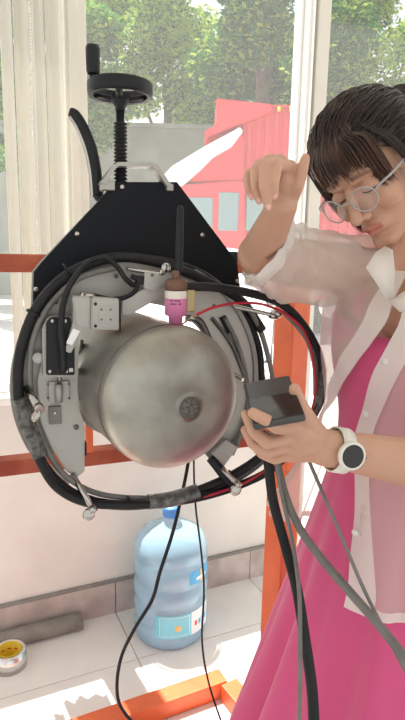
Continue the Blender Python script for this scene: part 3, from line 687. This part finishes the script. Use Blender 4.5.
hc((0, .080, .004), (0, .1, -.034), .0075, .0092); hb_(0, .102, -.037, .0105, .0095, .0092)
hb_(0, .066, -.066, .027, .018, .018)
for s_ in (-1, 1):
    hc((0, .0865, -.0625), (s_*.020, .0765, -.0670), .0048, .0028); hc((0, .0860, -.0725), (s_*.018, .0765, -.0685), .0056, .003)
# right hand (raised, limp wrist)
def finger(ps, rs):
    q = [pt(*p) for p in ps]; chain(q, rs)
mcpR = [(290, 167, .765), (280, 161, .765), (269, 161, .77), (260, 166, .775)]
kR = [(pt(*m)) for m in mcpR]
for i, m in enumerate(kR): chain([WR*.92+m*.08, m], [.0165, .0092])
B.ball((WR+kR[1]+kR[2])/3, (.026, .016, .028), axes((kR[0]-kR[3]).normalized(), ((kR[0]-kR[3]).normalized()).cross((kR[1]-WR).normalized()), (kR[1]-WR).normalized()))
cap(pt(289, 196, .785), pt(284, 180, .768), .013, .014)
finger([mcpR[0], (277, 165, .735), (274, 183, .722), (274.5, 196, .728)], [.0084, .0074, .0066, .0052])
finger([mcpR[1], (264.5, 167, .733), (264, 188, .722), (268.5, 207, .727)], [.0084, .0074, .0066, .0050])
finger([mcpR[2], (255, 170, .747), (255, 187, .738), (259.5, 201, .742)], [.0080, .0070, .0062, .0050])
finger([mcpR[3], (248, 175, .766), (248.5, 187, .762), (252, 197, .764)], [.0074, .0062, .0055, .0046])
finger([(290, 198, .79), (297, 184, .765), (302, 171, .758), (305.5, 158, .755)], [.0125, .0102, .0080, .0060])
nailR = [((274.5, 196, .728), (274, 183, .722)), ((268.5, 207, .727), (264, 188, .722)), ((259.5, 201, .742), (255, 187, .738)), ((252, 197, .764), (248.5, 187, .762))]
# left hand round the phone
mcpL = [(296, 428, .668), (290, 437, .672), (287, 446, .682), (289, 454, .694)]
kL = [pt(*m) for m in mcpL]
for m in kL: chain([WL*.9+m*.1, m], [.020, .0112])
cap(WL*.5+kL[1]*.5, WL*.35+kL[2]*.65, .019, .016)
finger([mcpL[0], (277, 427, .628), (265, 420, .612), (253, 413, .608)], [.0098, .0086, .0078, .0064])
finger([mcpL[1], (268, 443, .650), (254, 432, .650), (245.5, 414, .668)], [.0098, .0084, .0076, .0062])
finger([mcpL[2], (268, 452, .668), (253, 444, .668), (245, 430, .680)], [.0094, .0080, .0072, .0060])
finger([mcpL[3], (275, 459, .690), (262, 454, .692), (252, 444, .698)], [.0088, .0074, .0066, .0055])
finger([(318, 437, .695), (307, 420, .672), (299, 404, .662), (294.5, 389, .658)], [.0155, .0128, .0100, .0072])
cap(pt(316, 438, .69), pt(300, 432, .672), .017, .015)
tmp = B.build('tmp_body', MT['skin'])
rm = tmp.modifiers.new('r', 'REMESH'); rm.mode = 'VOXEL'; rm.voxel_size = .0022; rm.use_smooth_shade = True
sm = tmp.modifiers.new('s', 'SMOOTH'); sm.factor = .5; sm.iterations = 2
dg = bpy.context.evaluated_depsgraph_get(); me = bpy.data.meshes.new_from_object(tmp.evaluated_get(dg))
bpy.data.objects.remove(tmp)
import numpy as np
nv = len(me.vertices); co = np.empty(nv*3, 'f'); me.vertices.foreach_get('co', co); co = co.reshape(-1, 3)
print('body verts', nv)
loc = (co-np.array(HO))@np.array(RHm)/HS            # head-local coordinates
tint = np.ones((nv, 4), 'f')
def blend(mask, c):
    for k in range(3): tint[:, k] = tint[:, k]*(1-mask)+c[k]*mask
def gauss(c, s): return np.exp(-(((loc-np.array(c))/np.array(s))**2).sum(1))
lx = np.abs(loc[:, 0])
zl1 = -.0680
lipm = ((lx < .0195) & (loc[:, 1] > .066)).astype('f')*np.clip(1.25-np.abs((loc[:, 2]-zl1-.0005)/(.0085*np.sqrt(np.clip(1-(lx/.021)**2, 0, 1))+.0008))**3, 0, 1)
for s_ in (-1, 1):
    blend(gauss((s_*.038, .07, -.036), (.017, .03, .014))*.35, (1.02, .78, .76))
    blend(gauss((s_*.009, .10, -.044), (.004, .010, .0025))*.8, (.35, .22, .2))
    m_ = ((np.abs(loc[:, 0]-s_*.032) < .016) & (loc[:, 1] > .05)).astype('f')*np.exp(-((loc[:, 2]-(.0195-.10*(np.abs(loc[:, 0])-.03)*1.0))/.0032)**2)
    blend(m_*.8, (.22, .17, .15))
blend(lipm*.8, (.84, .46, .50))
blend(((lx < .019) & (loc[:, 1] > .066)).astype('f')*np.exp(-((loc[:, 2]-zl1+.0001)/.0012)**2)*.75, (.45, .16, .15))
at_ = me.color_attributes.new('tint', 'FLOAT_COLOR', 'POINT'); at_.data.foreach_set('color', tint.ravel())
co2 = co-np.array(person.location, 'f'); me.vertices.foreach_set('co', co2.ravel()); me.materials.clear(); me.materials.append(MT['skin'])
body = bpy.data.objects.new('body', me); COL.objects.link(body); body.parent = person
# nails
for nm, (t_, k_) in enumerate(nailR):
    a, b = pt(*t_), pt(*k_); d = (a-b).normalized(); out = (C0-a).normalized(); out = (out-d*out.dot(d)).normalized()
    mb = MB(); mb.ball(a-d*.001+out*.0042, (.0034, .0048, .0011), axes(d.cross(out), d, out), 2); part(mb, 'nail', mat('nail%d' % nm, (.80, .45, .38), .25, noise_amt=.02) if nm == 0 else bpy.data.materials['nail0'], person)
# eyelashes: thin dark crescents under the lids
for s_ in (-1, 1):
    mb = MB(); P_ = []
    for k in range(9):
        x = -.0145+.029*k/8; yy = .0830-.55*(abs(x)**2)/.0155*.9; P_.append(hp_(s_*.031+x, yy-.0005, -.0078+.9*x*x*12))
    mb.tube(P_, [.0004]+[.0011]*7+[.0005], 6, res=2); part(mb, 'eyelash', MT['iris'], person)
# glasses
gl = MB(); GY = .103
def rim(cx, r, n=40): return [hp_(cx+r*1.08*math.cos(2*math.pi*k/n), GY-.010*abs((cx+r*math.cos(2*math.pi*k/n))/.06)**2, -.010+r*math.sin(2*math.pi*k/n)) for k in range(n)]
for s_ in (-1, 1):
    P_ = rim(s_*.0315, .0198); gl.tube(P_+[P_[0], P_[1]], .0015, 8, res=1, caps=False)
    gl.tube([hp_(s_*.0525, GY-.009, -.004), hp_(s_*.065, GY-.018, .0), hp_(s_*.074, GY-.05, .0), hp_(s_*.078, .0, .002), hp_(s_*.077, -.02, -.006)], .0020, 8)
    gl.tube([hp_(s_*.0105, GY-.001, -.012), hp_(s_*.0095, GY-.006, -.018)], .0015, 6, res=1)
gl.tube([hp_(-.0105, GY, -.006), hp_(0, GY+.002, -.004), hp_(.0105, GY, -.006)], .0020, 8)
glo = part(gl, 'glasses', MT['acet'], person, label='clear grey round-framed glasses')
for s_ in (-1, 1):
    P_ = rim(s_*.0315, .0190); mb = MB(); c_ = hp_(s_*.0315, GY-.001, -.010); cv = mb.b.verts.new(c_); vs = [mb.b.verts.new(p) for p in P_]
    for k in range(len(vs)): mb.face([cv, vs[k], vs[(k+1) % len(vs)]], True)
    part(mb, 'lens', MT['lens'], glo)
# ---- hair: cap, strands back to a bun, fringe, side locks
def skull(th, ph, g=.004):
    """point on the skull: th azimuth from forward (+ her left), ph elevation"""
    return V((math.sin(th)*math.cos(ph)*(.073+g), -.012+math.cos(th)*math.cos(ph)*(.092+g), .030+math.sin(ph)*(.082+g)))
mb = MB(); rings = []
for i in range(15):
    ph = R(90-i*9.5); row = []
    for k in range(44):
        th = 2*math.pi*k/44; fr = max(0, math.cos(th)); lim = R(-38)+fr**.8*R(66)
        row.append(hp_(*skull(th, max(ph, lim), .0075)))
    rings.append(row)
mb.loft(rings, True, False); part(mb, 'hair_cap', MT['hair'], person)
hr_ = MB(); bunc = V((0.01, -.108, .030))
rnd = random.Random(3)
def strand(mbx, ps, w, seg=3): mbx.tube([hp_(*p) for p in ps], [w*.7, w]+[w]*(len(ps)-3)+[w*.25], seg, res=4, caps=False)
for k in range(1300):
    th = rnd.uniform(-math.pi, math.pi); fr = max(0, math.cos(th)); lo = -34+fr**.8*64
    ph = R(lo+(rnd.random()**1.1)*26) if rnd.random() < .75 else R(rnd.uniform(lo, 88)); g = .008+rnd.random()*.006
    a = skull(th, ph, g*.8); e = bunc+V((rnd.gauss(0, .010), rnd.gauss(0, .006), rnd.gauss(0, .010)))
    ps = []
    for j in range(5):
        t = j/5; p = a.lerp(e, t); q = p-V((0, -.012, .03)); d = math.sqrt((q.x/(.073+g))**2+(q.y/(.092+g))**2+(q.z/(.082+g))**2)
        ps.append(V((0, -.012, .03))+q/d*(1 if d > 0 else 1)+V((0, 0, .002*math.sin(t*9+k))))
    strand(hr_, ps+[e], .0011)
part(hr_, 'hair', MT['hair'], person, kind='stuff')
hb2 = MB()
for k in range(420):                       # bun
    a = rnd.uniform(0, 2*math.pi); r_ = .020+rnd.random()*.010; tl = rnd.uniform(-.8, .8); c_ = bunc+V((0, -.022, .008)); ps = []
    for j in range(7):
        b_ = a+j*.45; ps.append(c_+V((math.cos(b_)*r_*1.15, math.sin(tl)*.018+.004*math.sin(j+k), math.sin(b_)*r_*1.15)))
    strand(hb2, ps, .0014)
g_ = hb2; g_.ball(hp_(*(bunc+V((0, -.022, .008)))), (.027, .021, .027), RHm, 3); part(g_, 'hair_bun', MT['hair'], person)
fg = MB()
for k in range(430):                       # fringe in wisps, longer at the temples
    wv = rnd.choice((-.98, -.9, -.8, -.66, -.5, -.36, -.2, -.05, .1, .26, .42, .58, .74, .9)); x = max(-1, min(1, wv+rnd.gauss(0, .045)))
    a = V((x*.036, .012+rnd.random()*.04, .109-.012*abs(x)+rnd.random()*.003))
    L_ = (.038 if abs(x) < .72 else (-.030 if x < 0 else -.012))+rnd.gauss(0, .007)+.008*math.sin(wv*17); sp_ = wv*.064+rnd.gauss(0, .0035)
    g = rnd.random()*.005
    ps = [a, V((x*.048, .062+g, .094-.012*abs(x))), V((sp_*.94, .084-.030*x*x+g, .072)), V((sp_, .089-.040*x*x+g, .056)), V((sp_*1.02, .090-.043*x*x+g, (L_+.045)/2)), V((sp_*1.02+.002*math.sin(k), .088-.044*x*x+g*.5, L_))]
    strand(fg, ps, .0010)
part(fg, 'fringe', MT['fringe'], person, kind='stuff', label='brown wispy fringe over the forehead')
lk = MB()
for k in range(200):
    s_ = 1 if k % 2 else -1; g = rnd.random()*.008; xx = rnd.uniform(-.008, .008); L_ = rnd.uniform(-.10, -.05)
    ps = [V((s_*.056, .040+xx, .080)), V((s_*(.070+g), .034+xx, .045)), V((s_*(.074+g), .026+xx, .01)), V((s_*(.074+g), .020+xx, -.03)), V((s_*(.070+g), .018+xx, L_))]
    strand(lk, ps, .0010)
part(lk, 'side_lock', MT['hair'], person, kind='stuff')
# ---- dress
def tors(z):
    """centre and half sizes of the clothed trunk at height z"""
    tab = [(.30, .33, .33), (.54, .265, .265), (.80, .20, .185), (.98, .155, .13), (1.06, .138, .108), (1.12, .138, .108), (1.22, .156, .13), (1.30, .158, .122), (1.345, .13, .095)]
    for (z0, a0, b0), (z1, a1, b1) in zip(tab, tab[1:]):
        if z <= z1: t = max(0, (z-z0)/(z1-z0)); return a0+(a1-a0)*t, b0+(b1-b0)*t
    return tab[-1][1:]
rings = []; n = 150
for j in range(46):
    z = .30+(1.315-.30)*j/45; a, b = tors(z); c_ = tc_(max(z, .9)); c_.z = z; fold = max(0, (1.05-z)/.75)
    row = []
    for k in range(n):
        t = 2*math.pi*k/n; f_ = 1+fold*(.085*math.sin(9*t+1.3+.5*math.sin(z*2))+.075*math.sin(17*t+z*3)+.014*math.sin(31*t))
        zz = z
        if z > 1.27: zz = z-.05*max(0, math.sin(t))**2*(z-1.27)/.045
        row.append(V((c_.x, c_.y, zz))+LT*math.cos(t)*a*f_+FT*math.sin(t)*b*f_)
    rings.append(row)
mb = MB(); mb.loft(rings, True, False); dr_ = part(mb, 'dress', MT['dress'], person, label='long bright pink dress')
for s_ in (-1, 1):      # straps
    mb = MB(); mb.tube([tc_(1.30)+LT*.075*s_+FT*.105, tc_(1.35)+LT*.085*s_+FT*.065, tc_(1.385)+LT*.085*s_+FT*.005, tc_(1.34)+LT*.085*s_-FT*.07, tc_(1.29)+LT*.08*s_-FT*.11], .009, 8, flat=.3); part(mb, 'strap', MT['dress'], person)
# ---- shirt: open front body, sleeves, collar
def shirt_body():
    rings = []; n = 110; Zt = 1.375
    for j in range(40):
        q = j/39; z = .835+(Zt-.835)*q; a, b = tors(min(max(z, 1.05), 1.30)); gr = .020+max(0, 1.12-z)*.04
        if z < 1.06: aa, bb = tors(z); a = max(a, aa); b = max(b, bb)
        sh = max(0, (z-1.30)/.075); a = a+gr; b = b+gr
        a = a*(1-.45*sh**1.6)+.0; b = b*(1-.50*sh**1.6)
        w_o = max(0, min(1, (1.30-z)/.22)); op_r = R(3+40*w_o)        # opening on her right side (image left)
        op_l = R(3-30*w_o+max(0, min(1, (1.12-z)/.25))*20)
        c_ = tc_(z)
        row = []
        for k in range(n+1):
            # t angle from front, going her left (positive) round the back to her right
            t = op_l+(2*math.pi-op_l-op_r)*k/n
            f_ = 1+(1.3-z)*(.09*math.sin(11*t+2*z)+.07*math.sin(23*t+4*z+1))+.02*noise.noise(V((t*4, z*9, 1)))
            edge = math.exp(-((2*math.pi-op_r-t)/.5)**2)
            swing = .034*edge*max(0, (1.25-z)/.3)
            hem = -.008*math.sin(t*3)*(1-q)**3+.11*edge*(1-q)**2
            row.append(V((c_.x, c_.y, z+hem))+LT*math.sin(t)*a*f_+FT*math.cos(t)*(b*f_)+(FT*.6-LT)*swing)
        rings.append(row)
    return rings
mb = MB(); rg = shirt_body(); mb.loft(rg, False); shirt = part(mb, 'shirt', MT['shirt'], person, recalc=False, label='sheer white open shirt')
for idx, nm in ((0, 'placket'), (-1, 'placket')):         # doubled cloth along the front edges
    st_ = [(r[idx], r[1 if idx == 0 else -2], r[4 if idx == 0 else -5]) for r in rg]
    mb = MB(); mb.loft([[a+FT*.005, b+FT*.005, c+FT*.005] for a, b, c in st_], False); part(mb, nm, MT['shirt_d'], shirt, recalc=False)
mb = MB(); mb.loft([[p+(p-tc_(.85)).normalized()*.001 for p in rg[0]], [p+(p-tc_(.85)).normalized()*.001 for p in rg[1]]], False); part(mb, 'hem', MT['shirt_d'], shirt, recalc=False)
for k in range(5):
    p = rg[int(36-k*7)][1]; mb = MB(); mb.lathe([(.0001, .002), (.005, .002), (.0058, .0)], p+FT*.006, FT, 14); part(mb, 'button', MT['white_r'], shirt)
def sleeve(pts, rs, name, sag=.0, nf=9, amp=.06, endn=None):
    mb = MB(); P = [V(p) for p in pts]; rings = []; m = 44; N_ = len(P); L = 26
    for i in range(L+1):
        t = i/L*(N_-1); k = min(int(t), N_-2); f = t-k; p = P[k].lerp(P[k+1], f); r = rs[k]*(1-f)+rs[k+1]*f
        d = (P[min(k+1, N_-1)]-P[k]).normalized(); x = d.cross(Z).normalized(); y = x.cross(d)
        if endn is not None: d = d.lerp(endn, max(0, (i/L-.6)/.4)).normalized(); x = d.cross(Z).normalized(); y = x.cross(d)
        row = []
        for q in range(m):
            a = 2*math.pi*q/m; rr_ = r*(1+amp*math.sin(nf*a+3*t)+amp*.7*math.sin(t*5+2*a)+.16*noise.noise(V((math.cos(a)*1.6, math.sin(a)*1.6, t*2.6+7)))); row.append(p+x*math.cos(a)*rr_+y*math.sin(a)*rr_*(1.0)-Z*sag*math.sin(math.pi*i/L))
        rings.append(row)
    mb.loft(rings, True, False); return part(mb, name, MT['shirt'], shirt, recalc=False), rings
dA = (ER-SR).normalized()
sl1, rg1 = sleeve([SR-dA*.06, SR, SR.lerp(ER, .35), SR.lerp(ER, .7), pt(272, 256, .91), pt(265, 249, .895)], [.060, .062, .062, .060, .056, .050], 'sleeve', .006, endn=V((-.80, -.25, .55)).normalized())
def cuff(rings, idx, w, col='shirt_d'):
    mb = MB(); base = rings[-1]; c_ = sum(base, V())/len(base); c2 = sum(rings[-1-idx], V())/len(base); d = (c2-c_)
    out = []
    for s in (0, .15, .4, .7, 1.0):
        k = 1.04+.10*math.sin(s*math.pi)+.04*s; out.append([c_+(p-c_)*k*(1+.03*math.sin(i*.9+s*5))+d*s*w for i, p in enumerate(base)])
    mb.loft(out, True, False); return part(mb, 'rolled_cuff', MT[col], shirt, recalc=False)
cuff(rg1, 4, 1.3)
dB = (EL-SL).normalized()
sl2, rg2 = sleeve([SL-dB*.05, SL, SL.lerp(EL, .4), SL.lerp(EL, .8), EL+dB*.01, EL.lerp(WL, .14)], [.058, .064, .066, .066, .064, .058], 'sleeve', .0)
cuff(rg2, 3, 1.2)
# collar flaps
def flap(pts, th=.0018, name='collar_flap'):
    mb = MB(); P_ = [V(p) for p in pts]; vs = [mb.b.verts.new(p) for p in P_]
    c_ = sum(P_, V())/len(P_)+FT*.004; cv = mb.b.verts.new(c_)
    for i in range(len(vs)): mb.face([cv, vs[i], vs[(i+1) % len(vs)]], True)
    o = part(mb, name, MT['shirt_d'], shirt, recalc=True); so = o.modifiers.new('s', 'SOLIDIFY'); so.thickness = th
cy = .835
flap([pt(385, 246, .90), pt(376, 252, .875), pt(366.5, 267, .845), pt(378, 284, .835), pt(387, 300, .835), pt(394, 298, .84), pt(395, 270, .86), pt(393, 250, .89)])
flap([pt(394, 298, .84), pt(388, 301, .83), pt(400, 312, .81), pt(418, 303, .79), pt(424, 285, .80), pt(412, 286, .82)])
# ---- watch on her left wrist
wd_ = (kL[1]-WL).normalized(); wc_ = WL.lerp(EL, .10)
ax = (EL-WL).normalized(); 
mb = MB(); mb.lathe([(.0285, -.009), (.0305, -.009), (.0305, .009), (.0285, .009), (.0285, -.009)], wc_, ax, 32); wt = part(mb, 'wrist_watch', MT['white_r'], person, label='white strap watch with a round black face')
fo = (pt(341, 462, .60)-wc_); fo = (fo-ax*fo.dot(ax)).normalized(); fp = wc_+fo*.029
mb = MB(); mb.lathe([(.0001, 0), (.0165, 0), (.0185, .002), (.0185, .007), (.0165, .009), (.0150, .0085)], fp, fo, 32); part(mb, 'watch_case', MT['white_r'], wt)
mb = MB(); mb.lathe([(.0152, .0084), (.0001, .0090)], fp, fo, 32); part(mb, 'watch_face', MT['screen'], wt)
mb = MB(); mb.cyl(fp+ax*.018+fo*.004, fp+ax*.021+fo*.004, .0025, 10); part(mb, 'crown', MT['chrome'], wt)
# shoes
for s_ in (-1, 1):
    hip = tc_(.86)+LT*.085*s_; an = V((hip.x+.02, hip.y+.02, .0)); mb = MB()
    mb.ball(an+FT*.06+Z*.035, (.045, .125, .040), RT); mb.box(an+FT*.06+Z*.011, (.078, .235, .020), RT, .008); part(mb, 'shoe', MT['shoe'], person)
# phone in her hand
pa, pb_ = pt(243.5, 386, .708), pt(289.5, 377.5, .708); dn = pt(261, 428, .605)-pt(257, 384, .708); x_ = (pb_-pa); w_ = x_.length; x_.normalize()
dn = (dn-x_*dn.dot(x_)).normalized(); nz = x_.cross(dn); nz = nz if nz.y < 0 else -nz
ph = thing('phone', 'dark grey smartphone held in her left hand', 'phone', (pa+pb_)/2+dn*.05)
PH = .104; w_ = w_*1.0; Rp = axes(x_, dn, nz if x_.cross(dn).dot(nz) > 0 else -nz); pcn = (pa+pb_)/2+dn*PH/2
mb = MB(); mb.box(pcn, (w_, PH, .009), axes(x_, dn, x_.cross(dn)), .0035); part(mb, 'phone_body', MT['phone'], ph)
mb = MB(); mb.box(pcn+nz*.0047+dn*.0, (w_-.004, PH-.006, .0006), axes(x_, dn, x_.cross(dn)), .0002); part(mb, 'screen', MT['screen'], ph) if False else mb.b.free()
mb = MB(); mb.box(pcn+nz*.0048+dn*.022, (w_-.003, PH-.050, .0010), axes(x_, dn, x_.cross(dn)), .0004); part(mb, 'screen', MT['screen'], ph, label='black lower part of the glass screen')  # screen cut short; bare grey body above it stands for its reflection

# ================================================================== OUTSIDE
mb = MB(); mb.box((0, 22, -.12), (90, 39.4, .1)); 
g0 = mb.build('yard', MT['road'], kind='structure')
# truck: container + cab
DY = 10.0
tk2 = thing('red_truck', 'big red truck with corrugated container parked outside the window', 'truck', (pt(240, 300, DY).x, DY+1.2, -.07))
def px_box(mb, u0, v0, u1, v1, Y, depth, bev=.0):
    a, b = pt(u0, v0, Y), pt(u1, v1, Y); mb.box(((a.x+b.x)/2, Y+depth/2, (a.z+b.z)/2), (abs(b.x-a.x), depth, abs(a.z-b.z)), None, bev)
mb = MB(); px_box(mb, 243, 107, 470, 300, DY+.4, 2.4, .03); part(mb, 'container', MT['truck_d'], tk2)
for k in range(26):
    mb = MB(); mb.box((.74+k*.155, DY+.395, 2.25), (.075, .05, 3.1), None, .012); part(mb, 'container_rib', MT['truck_d'], tk2)
mb = MB(); px_box(mb, 243, 104, 470, 110, DY+.3, .12, .01); part(mb, 'container_rail', MT['truck'], tk2)
for u in (279, 291):
    mb = MB(); px_box(mb, u-1.4, 106, u+1.4, 111, DY+.26, .04, .004); part(mb, 'marker', MT['amber'], tk2)
zc = lambda v: pt(200, v, DY).z
def side(poly, y0, d, m, name, bev=.03, **kw):
    mb = MB(); mb.prism([pt(u, v, y0) for u, v in poly], V((0, d, 0)), bev); return part(mb, name, m, tk2, **kw)
side([(150, 305), (150, 196), (163, 186), (243, 180), (246, 196), (246, 305)], DY+.2, 2.3, MT['truck'], 'cab')
side([(180, 182), (206, 152), (241, 132), (244, 140), (244, 182)], DY+.3, 2.1, MT['truck'], 'air_deflector')
side([(155, 184), (172, 166), (205, 146), (240, 127), (243, 131), (232, 146), (214, 156), (200, 170), (182, 186)], DY+.12, .25, MT['wpaint'], 'deflector_glare', .01)  # sun glare on the air deflector, modelled as a white shape
side([(216, 98), (272, 104), (272, 112), (206, 137), (204, 131), (217, 124)], DY+.28, 2.2, MT['truck'], 'roof_panel', .02)
for (a, b, c_, d_) in ((186, 197, 212, 245), (219, 192, 238, 231), (247, 192, 262, 231)):
    mb = MB(); px_box(mb, a, b, c_, d_, DY+.17, .04, .015); part(mb, 'cab_window', MT['tglass'], tk2)
mb = MB(); px_box(mb, 150, 292, 470, 303, DY+.1, 2.3, .02); part(mb, 'bumper', MT['truck'], tk2)
for u in (185, 330, 420):
    p = pt(u, 300, DY+.3); mb = MB(); mb.cyl(V((p.x, p.y, .44)), V((p.x, p.y+.3, .44)), .5, 28); w = part(mb, 'wheel', MT['tyre'], tk2)
    mb = MB(); mb.cyl(V((p.x, p.y-.02, .44)), V((p.x, p.y+.1, .44)), .2, 20); part(mb, 'rim', MT['wpaint'], w)
# white car
cx = pt(196, 300, 6.6).x
cr = thing('white_car', 'white car parked in front of the red truck', 'car', (cx, 7.6, -.07))
body_p = [(-.84, .35), (-.86, .75), (-.80, .95), (-.62, 1.30), (-.52, 1.43), (0, 1.48), (.52, 1.43), (.62, 1.30), (.80, .95), (.86, .75), (.84, .35), (.7, .20), (-.7, .20)]
rings = []
for y, sx_, top in ((5.6, .86, .62), (5.75, .95, .72), (6.5, 1, .88), (7.0, .99, 1.0), (8.6, .99, 1.0), (9.0, .96, .86), (9.2, .9, .66)):
    rings.append([V((cx+x*sx_, y, .0 + (z if z < .8 else .8+(z-.8)*max(0, (top-.8))/.2 if top > .8 else min(z, .8*top/.8)))) for x, z in body_p])
mb = MB(); mb.loft(rings, True, True, smooth=False); part(mb, 'car_body', MT['wpaint'], cr)
mb = MB(); mb.prism([V((cx-.66, 6.72, .98)), V((cx+.66, 6.72, .98)), V((cx+.5, 6.97, 1.36)), V((cx-.5, 6.97, 1.36))], V((0, .04, .0))); part(mb, 'windscreen', MT['tglass'], cr)
for sx_ in (-1, 1):
    for y in (6.2, 8.5):
        mb = MB(); mb.cyl(V((cx+sx_*.62, y, .24)), V((cx+sx_*.84, y, .24)), .31, 24); part(mb, 'wheel', MT['tyre'], cr)
    mb = MB(); mb.ball((cx+sx_*.6, 5.62, .62), (.14, .06, .07), None, 2); part(mb, 'headlamp', MT['lens'] if False else MT['chrome'], cr)
# yard wall behind
mb = MB(); mb.box((0, 17.7, 2.45), (40, .3, 5.0)); mb.box((0, 17.7, 5.0), (40.2, .5, .12)); o = mb.build('yard_wall', MT['gwall']); tag(origin(o), 'grey green masonry wall behind the truck and under the trees', 'wall')
# trees
def tree(x, y, h, rad, label, seed, m, nl, z0=.34, size=.125):
    r_ = random.Random(seed); t = thing('tree', label, 'tree', (x, y, -.07))
    mb = MB(); mb.tube([(x, y, -.08), (x+.1, y, h*.25), (x-.05, y+.1, h*.5), (x+.1, y, h*.8)], [.28, .22, .16, .06], 10); tr_ = part(mb, 'trunk', MT['bark'], t)
    mb = MB(); blobs = []
    for k in range(11):
        a = r_.uniform(0, 6.28); e = V((x+math.cos(a)*rad*r_.uniform(.35, .8), y+math.sin(a)*rad*r_.uniform(.35, .8), h*r_.uniform(z0+.05, .95))); blobs.append((e, rad*r_.uniform(.32, .55)))
        mb.tube([(x, y, h*.3+k*.04*h), (V((x, y, h*.38))+e)/2, e], [.09, .06, .02], 6, res=3)
    part(mb, 'branch', MT['bark'], t, kind='stuff')
    vs, fs = [], []; mi = []
    for k in range(nl):
        c_, br = blobs[r_.randrange(len(blobs))]
        d = V((r_.gauss(0, 1), r_.gauss(0, 1), r_.gauss(0, 1))).normalized()*br*(r_.random()**.4)
        p = c_+V((d.x, d.y, d.z*.8)); a = V((r_.gauss(0, 1), r_.gauss(0, 1), r_.gauss(0, .6))).normalized(); b = a.cross(V((r_.gauss(0, 1), r_.gauss(0, 1), r_.gauss(0, 1)))).normalized()
        s = size*r_.uniform(.5, 1.1); i = len(vs); vs += [p-a*s, p+b*s*.4, p+a*s, p-b*s*.4]; fs.append((i, i+1, i+2, i+3)); mi.append(r_.choice((0, 0, 1, 2)))
    me = bpy.data.meshes.new('foliage'); off = t.location; me.from_pydata([v-off for v in vs], [], fs); 
    for q in (m, 'leafB', 'leafC'): me.materials.append(MT[q])
    me.polygons.foreach_set('material_index', mi); o = bpy.data.objects.new('foliage', me); COL.objects.link(o); o.parent = t; o['kind'] = 'stuff'
tree(-4.3, 14.5, 8.6, 2.15, 'leafy green tree outside, seen beside the handwheel and the cream curtains', 1, 'leafA', 24000)
tree(1.4, 14.6, 8.4, 2.2, 'dense green tree outside rising right above the red truck cab', 3, 'leafC', 28000)
tree(7.2, 14.6, 8.6, 2.2, 'green tree outside the glass door right of the grey mullion', 4, 'leafA', 24000)
tree(-8.4, 21.5, 10.5, 2.8, 'tall tree far back beyond the yard wall, behind the curtains', 5, 'leafA', 12000, size=.15)
tree(-1.4, 21.5, 11.5, 2.9, 'tall yellowish green tree beyond the yard wall, in the middle of the big pane', 2, 'leafB', 26000, size=.15)
tree(5.6, 21.5, 11, 2.8, 'tall tree beyond the yard wall, behind the white window post', 6, 'leafB', 16000, size=.15)
